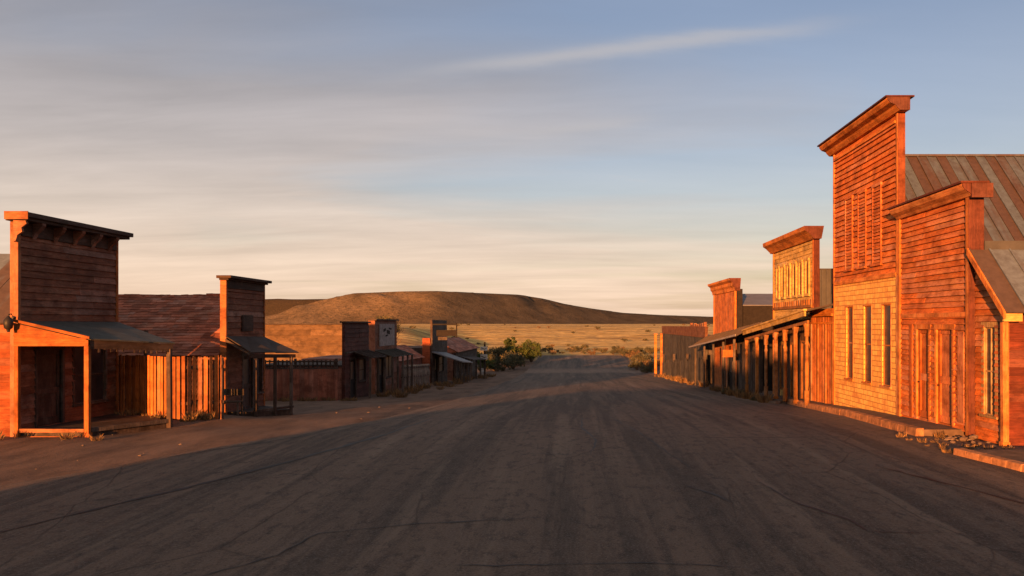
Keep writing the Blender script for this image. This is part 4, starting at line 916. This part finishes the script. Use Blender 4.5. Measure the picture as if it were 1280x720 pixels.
# ================================================================== rocks, plants
def rock_mesh(seed, name='rubble_stone', mat='stone'):
    import bmesh
    bm = bmesh.new(); bmesh.ops.create_icosphere(bm, subdivisions=2, radius=1)
    for v in bm.verts:
        n = noise.noise(v.co*1.3+Vector((seed*7, 0, 0)))*.5+noise.noise(v.co*3+Vector((seed*7, 5, 0)))*.2
        v.co *= 1+n; v.co.z = v.co.z*.6
        v.co.x = round(v.co.x*3.2)/3.2*.35+v.co.x*.65
    me = bpy.data.meshes.new(name); bm.to_mesh(me); bm.free()
    at = me.attributes.new('rnd', 'FLOAT', 'FACE'); me.materials.append(M[mat]); return me
RK = [rock_mesh(i) for i in range(5)]
def put(me, name, x, y, z, s, label, cat, group, rz=None, sz=None):
    o = bpy.data.objects.new(name, me); C.objects.link(o); o.location = (x, y, z)
    o.scale = (s*R.uniform(.8, 1.25), s*R.uniform(.8, 1.25), (sz or s)*R.uniform(.8, 1.2)); o.rotation_euler = (0, 0, R.uniform(0, 6.28) if rz is None else rz)
    return tag(o, label, cat, group)
for i in range(16):
    y = R.uniform(17.6, 20.0); x = 8.9+R.random()*1.0-.0*(y-17)
    put(RK[i % 5], 'rubble_stone', x, y, gz(x, y)+.05, R.choice([.04, .06, .08, .12]), 'broken pale stone in the rubble at the foot of the lean-to and sidewalk end', 'stone', 'rubble by the lean-to')
for i in range(18):
    y = R.uniform(33.8, 36.5); x = 8.1+R.random()*.8
    put(RK[i % 5], 'rubble_stone', x, y, gz(x, y)+.03, R.choice([.07, .1, .16, .2]), 'pale broken stone below the gallery where the kerb ends', 'stone', 'rubble below the gallery')
for i in range(26):
    y = R.uniform(15, 40); x = ledge(y)-R.uniform(.2, 5)
    put(RK[i % 5], 'pebble', x, y, gz(x, y)+.0, R.choice([.02, .03, .04]), 'small loose stone on the dirt shoulder left of the road', 'stone', 'stones on the left shoulder')

def leaf(mb, c, s, r, flat=0):
    d = Vector((R.gauss(0, 1), R.gauss(0, 1), R.gauss(0, 1)*(.6 if flat else 1)+.3)).normalized(); e = d.orthogonal().normalized()
    a = R.uniform(0, 6.28); f = (e*math.cos(a)+d.cross(e)*math.sin(a)); g = d.cross(f)
    c = Vector(c); mb.poly([c-f*s*.5, c+g*s*.22, c+f*s*.6, c-g*s*.22], r)
def bush_meshes(kind, seed, r=1., h=1., leaf_s=.09, n=900, mat='sage', nclump=14):
    R.seed(seed); L = MB(); S = MB(); tips = []
    for i in range(nclump):
        a = R.uniform(0, 6.28); d = r*math.sqrt(R.random())*.85; z = h*(.35+.6*R.random()*(1-.5*d/r)); tips.append((Vector((d*math.cos(a), d*math.sin(a), z)), R.uniform(.18, .36)*r, R.random()))
    for (t_, cr, tone) in tips:
        m_ = t_*.5+Vector((R.uniform(-.1, .1), R.uniform(-.1, .1), .05)); S.tube([(0, 0, -.05), tuple(m_), tuple(t_)], [.03*r, .02*r, .008*r], 5)
        for j in range(n//nclump):
            v = Vector((R.gauss(0, 1), R.gauss(0, 1), R.gauss(0, .8))); v = v.normalized()*cr*R.random()**.4
            p = t_+v
            if p.z > 0: leaf(L, p, leaf_s*R.uniform(.6, 1.4), min(1, max(0, tone*.7+R.random()*.3)))
    def mk(mb, nm, mt):
        me = bpy.data.meshes.new(nm); me.from_pydata(mb.v, [], mb.f); at = me.attributes.new('rnd', 'FLOAT', 'FACE'); at.data.foreach_set('value', mb.r); me.materials.append(M[mt]); return me
    return mk(L, 'foliage', mat), mk(S, 'stem', 'stem')
BM = {'sage': [bush_meshes('sage', 10+i, 1, .95, .13, 1100) for i in range(4)], 'green': [bush_meshes('green', 20+i, .9, 1.3, .14, 1200, 'green', 18) for i in range(2)],
      'dry': [bush_meshes('dry', 30+i, .9, .8, .12, 800, 'dry', 12) for i in range(2)], 'tall': [bush_meshes('tall', 40, .6, 2.2, .16, 1500, 'green', 22)]}
def bush(kind, x, y, s, label, group, name='bush', cat='bush', z=None):
    v = BM[kind]; fo, st = v[R.randrange(len(v))]
    t = bpy.data.objects.new(name, None); C.objects.link(t); t.location = (x, y, gz(x, y) if z is None else z); t.rotation_euler = (0, 0, R.uniform(0, 6.28))
    t.scale = (s, s, s*R.uniform(.8, 1.15)); tag(t, label, cat, group)
    for nm, me in (('foliage', fo), ('stem', st)):
        o = bpy.data.objects.new(nm, me); C.objects.link(o); o.parent = t
    return t
R.seed(99)
bush('tall', -9.9, 122, 1.9, 'tallest dark green shrub standing above the bushes at the left end of the street', None, 'shrub', 'shrub')
bush('green', -6.6, 118, 1.9, 'round green bush between the tallest shrub and the road', None)
bush('green', -12.6, 108, 1.6, 'bright green bush behind the far signpost', None)
for i in range(38):
    y = R.uniform(92, 145); x = -7.2-R.random()*6.5*(y/115)
    bush(R.choice(['sage', 'sage', 'green', 'dry']), x, y, R.uniform(.9, 2.1), 'scrubby bush in the thicket left of the road where the street ends', 'bushes at the left end of the street')
for i in range(34):
    y = R.uniform(92, 150); x = 7.6+R.random()*4.5*(y/115)
    bush(R.choice(['sage', 'sage', 'dry']), x, y, R.uniform(.6, 1.5), 'low scrubby bush right of the road where the street ends', 'bushes at the right end of the street')
for i in range(60):
    y = 160+R.random()**1.5*300; x = R.uniform(-.33, .2)*y
    bush(R.choice(['sage', 'sage', 'dry']), x, y, R.uniform(.5, 1.3), 'sagebrush scattered on the golden plain beyond the street', 'sagebrush on the plain')
# edge line of brush along the far side of the road crest
for i in range(60):
    y = R.uniform(136, 156); x = -15+i*.55
    bush(R.choice(['sage', 'dry', 'sage']), x, y, R.uniform(.4, 1.1), 'low brush in the line along the near edge of the golden plain', 'brush along the plain edge')
# round tree behind the grey-board shop
t = thing('tree', (-14.2, 60, gz(-14.2, 60)), 'round dusky tree rising behind the shop with the grey board', 'tree')
z0 = gz(-14.2, 60); mb = MB(); mb.tube([(-14.2, 60, z0-.1), (-14.15, 60, z0+2), (-14.1, 60, z0+3.6)], [.2, .15, .08], 8)
for i in range(7): a = i*.9; mb.tube([(-14.15, 60, z0+2+.2*i), (-14.15+.6*math.cos(a), 60+.6*math.sin(a), z0+2.8+.25*i), (-14.15+1.1*math.cos(a), 60+1.1*math.sin(a), z0+3.4+.22*i)], [.07, .05, .02], 6)
mb.build('trunk', 'stem', t)
mb = MB()
for i in range(40):
    a = R.uniform(0, 6.28); e = R.uniform(-.35, 1); d = .5+.5*R.random(); c = Vector((-14.2+1.0*d*math.cos(a)*math.cos(e), 60+1.0*d*math.sin(a)*math.cos(e), z0+4.1+1.15*d*math.sin(e))); tn = R.random()
    for j in range(70):
        v = Vector((R.gauss(0, 1), R.gauss(0, 1), R.gauss(0, 1))).normalized()*.34*R.random()**.4; leaf(mb, c+v, .13, min(1, tn*.7+.3*R.random()))
mb.build('crown', 'sage', t)
# weeds
def tuft_mesh(seed):
    R.seed(seed); mb = MB()
    for i in range(70):
        a = R.uniform(0, 6.28); d = R.random()**.7*.16; l = R.uniform(.08, .3); x, y = d*math.cos(a), d*math.sin(a); b_ = R.uniform(.02, .14); w = .006
        px_, py_ = -math.sin(a)*w, math.cos(a)*w
        mb.poly([(x-px_, y-py_, -.02), (x+px_, y+py_, -.02), (x+b_*math.cos(a)*.4+px_*.7, y+b_*math.sin(a)*.4+py_*.7, l*.6), (x+b_*math.cos(a), y+b_*math.sin(a), l)])
    me = bpy.data.meshes.new('grass_tuft'); me.from_pydata(mb.v, [], mb.f); at = me.attributes.new('rnd', 'FLOAT', 'FACE'); at.data.foreach_set('value', mb.r); me.materials.append(M['dry']); return me
TF = [tuft_mesh(i) for i in range(4)]; R.seed(5)
def tufts(n, fx, label, group, s=(.4, .9)):
    for i in range(n):
        x, y = fx(); k = R.uniform(*s); put(TF[i % 4], 'grass_tuft', x, y, gz(x, y) if not inroad(x, y) else road_z(x, y)-.02, k, label, 'weeds', group)
tufts(18, lambda: (lambda u: (Fa if u < 1 else Fb).p((u % 1)*(2.6 if u < 1 else 1.2), 0, R.uniform(.05, .4))[:2])(R.uniform(0, 2)), 'dry weed tuft at the foot of the sunlit board fence', 'weeds at the board fence')
tufts(4, lambda: (R.uniform(-14.4, -11.5), R.uniform(18.9, 19.75)), 'dry weed tuft in front of the nearest left porch', 'weeds at the nearest left porch', (.4, .9))
tufts(26, lambda: (R.uniform(-15, -10), R.uniform(36.0, 36.9)), 'dry weed tuft at the foot of the lattice-topped fence', 'weeds at the lattice fence')
tufts(26, lambda: (R.uniform(8.0, 9.6), R.uniform(17.3, 20.1)), 'dry weed tuft among the rubble by the lean-to', 'weeds by the lean-to', (.25, .6))
tufts(22, lambda: (R.uniform(8.1, 8.7), R.uniform(34, 44)), 'dry weed tuft along the foot of the gallery posts', 'weeds below the gallery', (.8, 1.8))
tufts(40, lambda: (R.uniform(-10.2, -8.4), R.uniform(40, 84)), 'dry weed tuft along the far left row of shops', 'weeds along the far left row', (.8, 1.8))
tufts(30, lambda: (R.uniform(8.2, 8.9), R.uniform(44, 84)), 'dry weed tuft along the grey fence of the far right row', 'weeds along the far right row', (.8, 1.8))
for (x, y, s_) in ((8.3, 43.5, .45), (8.5, 42.2, .4), (8.2, 36.6, .3)): bush('sage', x, y, s_, 'small scrubby bush at the foot of the gallery posts', 'bushes below the gallery')

# ================================================================== CAMERA, LIGHT, SKY
sc = bpy.context.scene
cam = bpy.data.cameras.new('camera'); co_ = bpy.data.objects.new('camera', cam); sc.collection.objects.link(co_)
cam.sensor_width = 36; cam.lens = 36*1000/1280; cam.shift_x = -80/1280; cam.shift_y = 45/1280
co_.location = (0, 0, EYE); co_.rotation_euler = (PI/2, 0, 0); cam.clip_start = .1; cam.clip_end = 20000
sc.camera = co_
TAN = .30; EL = math.radians(5.0)
az = math.atan(TAN)          # light travels towards (+sin az, +cos az)
sun = bpy.data.lights.new('sun', 'SUN'); so = bpy.data.objects.new('sun', sun); sc.collection.objects.link(so)
sun.energy = 4.5; sun.angle = math.radians(.5); sun.color = (1.0, .37, .10)
d = Vector((math.sin(az)*math.cos(EL), math.cos(az)*math.cos(EL), -math.sin(EL)))
so.rotation_euler = d.to_track_quat('-Z', 'Y').to_euler()
w = bpy.data.worlds.new('World'); sc.world = w; w.use_nodes = True; nt = w.node_tree; nt.nodes.clear(); q = NT(nt)
out = q.n('ShaderNodeOutputWorld'); bg = q.n('ShaderNodeBackground'); q.l(bg.outputs[0], out.inputs[0])
sky = q.n('ShaderNodeTexSky', sky_type='NISHITA'); sky.sun_disc = False; sky.sun_elevation = EL; sky.sun_rotation = math.atan2(-d.x, -d.y); sky.air_density = 1.0; sky.dust_density = 1.5; sky.ozone_density = 1.5
tc = q.n('ShaderNodeTexCoord'); nv = q.n('ShaderNodeVectorMath', operation='NORMALIZE'); q.l(tc.outputs['Generated'], nv.inputs[0])
sx = q.n('ShaderNodeSeparateXYZ'); q.l(nv.outputs[0], sx.inputs[0])
zz = q.math('ADD', q.math('MAXIMUM', sx.outputs['Z'], 0), .10)
cx = q.n('ShaderNodeCombineXYZ'); q.l(q.math('DIVIDE', sx.outputs['X'], zz), cx.inputs[0]); q.l(q.math('DIVIDE', sx.outputs['Y'], zz), cx.inputs[1])
mp = q.n('ShaderNodeMapping'); q.l(cx.outputs[0], mp.inputs[0]); mp.inputs['Rotation'].default_value = (0, 0, math.radians(-9)); mp.inputs['Scale'].default_value = (.5, 1.0, 1); mp.inputs['Location'].default_value = (2.2, 1.3, 0)
n1 = q.noise(mp.outputs[0], .75, 6, .48, .8)
mp2 = q.n('ShaderNodeMapping'); q.l(cx.outputs[0], mp2.inputs[0]); mp2.inputs['Rotation'].default_value = (0, 0, math.radians(-14)); mp2.inputs['Scale'].default_value = (.6, 1.9, 1); mp2.inputs['Location'].default_value = (5, .3, 0)
n2 = q.noise(mp2.outputs[0], 1.2, 9, .6, .3)
# veil: thicker to the left (west) and low down
elev = sx.outputs['Z']
side = q.math('MULTIPLY', sx.outputs['X'], -.40)
low = q.math('MULTIPLY', q.math('SUBTRACT', .22, sx.outputs['Z']), .95)
cov = q.math('ADD', q.math('ADD', q.math('ADD', n1, side), q.math('MAXIMUM', low, -.22)), q.math('MULTIPLY', q.math('MAXIMUM', q.math('SUBTRACT', elev, .42), 0), 2.2))
veil = q.ramp(cov, [(.36, g3(.30)), (.72, g3(.92))])
wisp = q.ramp(n2, [(.52, g3(0)), (.72, g3(.7))])
dy = q.math('MAXIMUM', sx.outputs['Y'], .05); uu = q.math('DIVIDE', sx.outputs['X'], dy); vv = q.math('DIVIDE', sx.outputs['Z'], dy)
def streak(u0, v0, u1, v1, th):
    sl = (v1-v0)/(u1-u0)
    dd = q.math('SUBTRACT', vv, q.math('ADD', q.math('MULTIPLY', q.math('SUBTRACT', uu, u0), sl), v0))
    dd = q.math('ADD', dd, q.math('MULTIPLY', q.math('SUBTRACT', n2, .5), th*5))
    g = q.math('EXPONENT', q.math('MULTIPLY', q.math('POWER', q.math('DIVIDE', dd, th), 2), -1))
    t_ = q.math('DIVIDE', q.math('SUBTRACT', uu, u0), u1-u0)
    a = q.math('EXPONENT', q.math('MULTIPLY', q.math('POWER', q.math('MULTIPLY', q.math('SUBTRACT', t_, .6), 2.1), 4), -1))
    return q.math('MULTIPLY', g, a)
sk = q.math('MAXIMUM', streak(-.24, .304, .26, .364, .010), q.math('MULTIPLY', streak(-.08, .240, .07, .254, .008), .6))
cf = q.math('MAXIMUM', veil, q.math('MULTIPLY', wisp, .7))
K = 10.8
ccol = q.ramp(elev, [(0, (.56, .395, .285)), (.06, (.53, .40, .305)), (.13, (.42, .345, .29)), (.20, (.325, .285, .268)), (.36, (.165, .17, .20)), (.60, (.19, .175, .165)), (.9, (.20, .18, .165))])
ccol = q.mix(1, ccol, q.ramp(n2, [(.30, g3(.84)), (.70, g3(1.08))]), 'MULTIPLY')
ccm = q.n('ShaderNodeVectorMath', operation='SCALE'); q.l(ccol, ccm.inputs[0]); ccm.inputs['Scale'].default_value = K
skyt = q.mix(1, sky.outputs[0], (1.36, 1.2, 1.38), 'MULTIPLY')
q.l(q.mix(q.math('MULTIPLY', sk, .6), q.mix(cf, skyt, ccm.outputs[0]), (3.3, 3.1, 3.1)), bg.inputs['Color'])
bg.inputs['Strength'].default_value = .05
sc.view_settings.view_transform = 'Standard'; sc.view_settings.look = 'None'; sc.view_settings.exposure = 1.75; sc.view_settings.gamma = 1
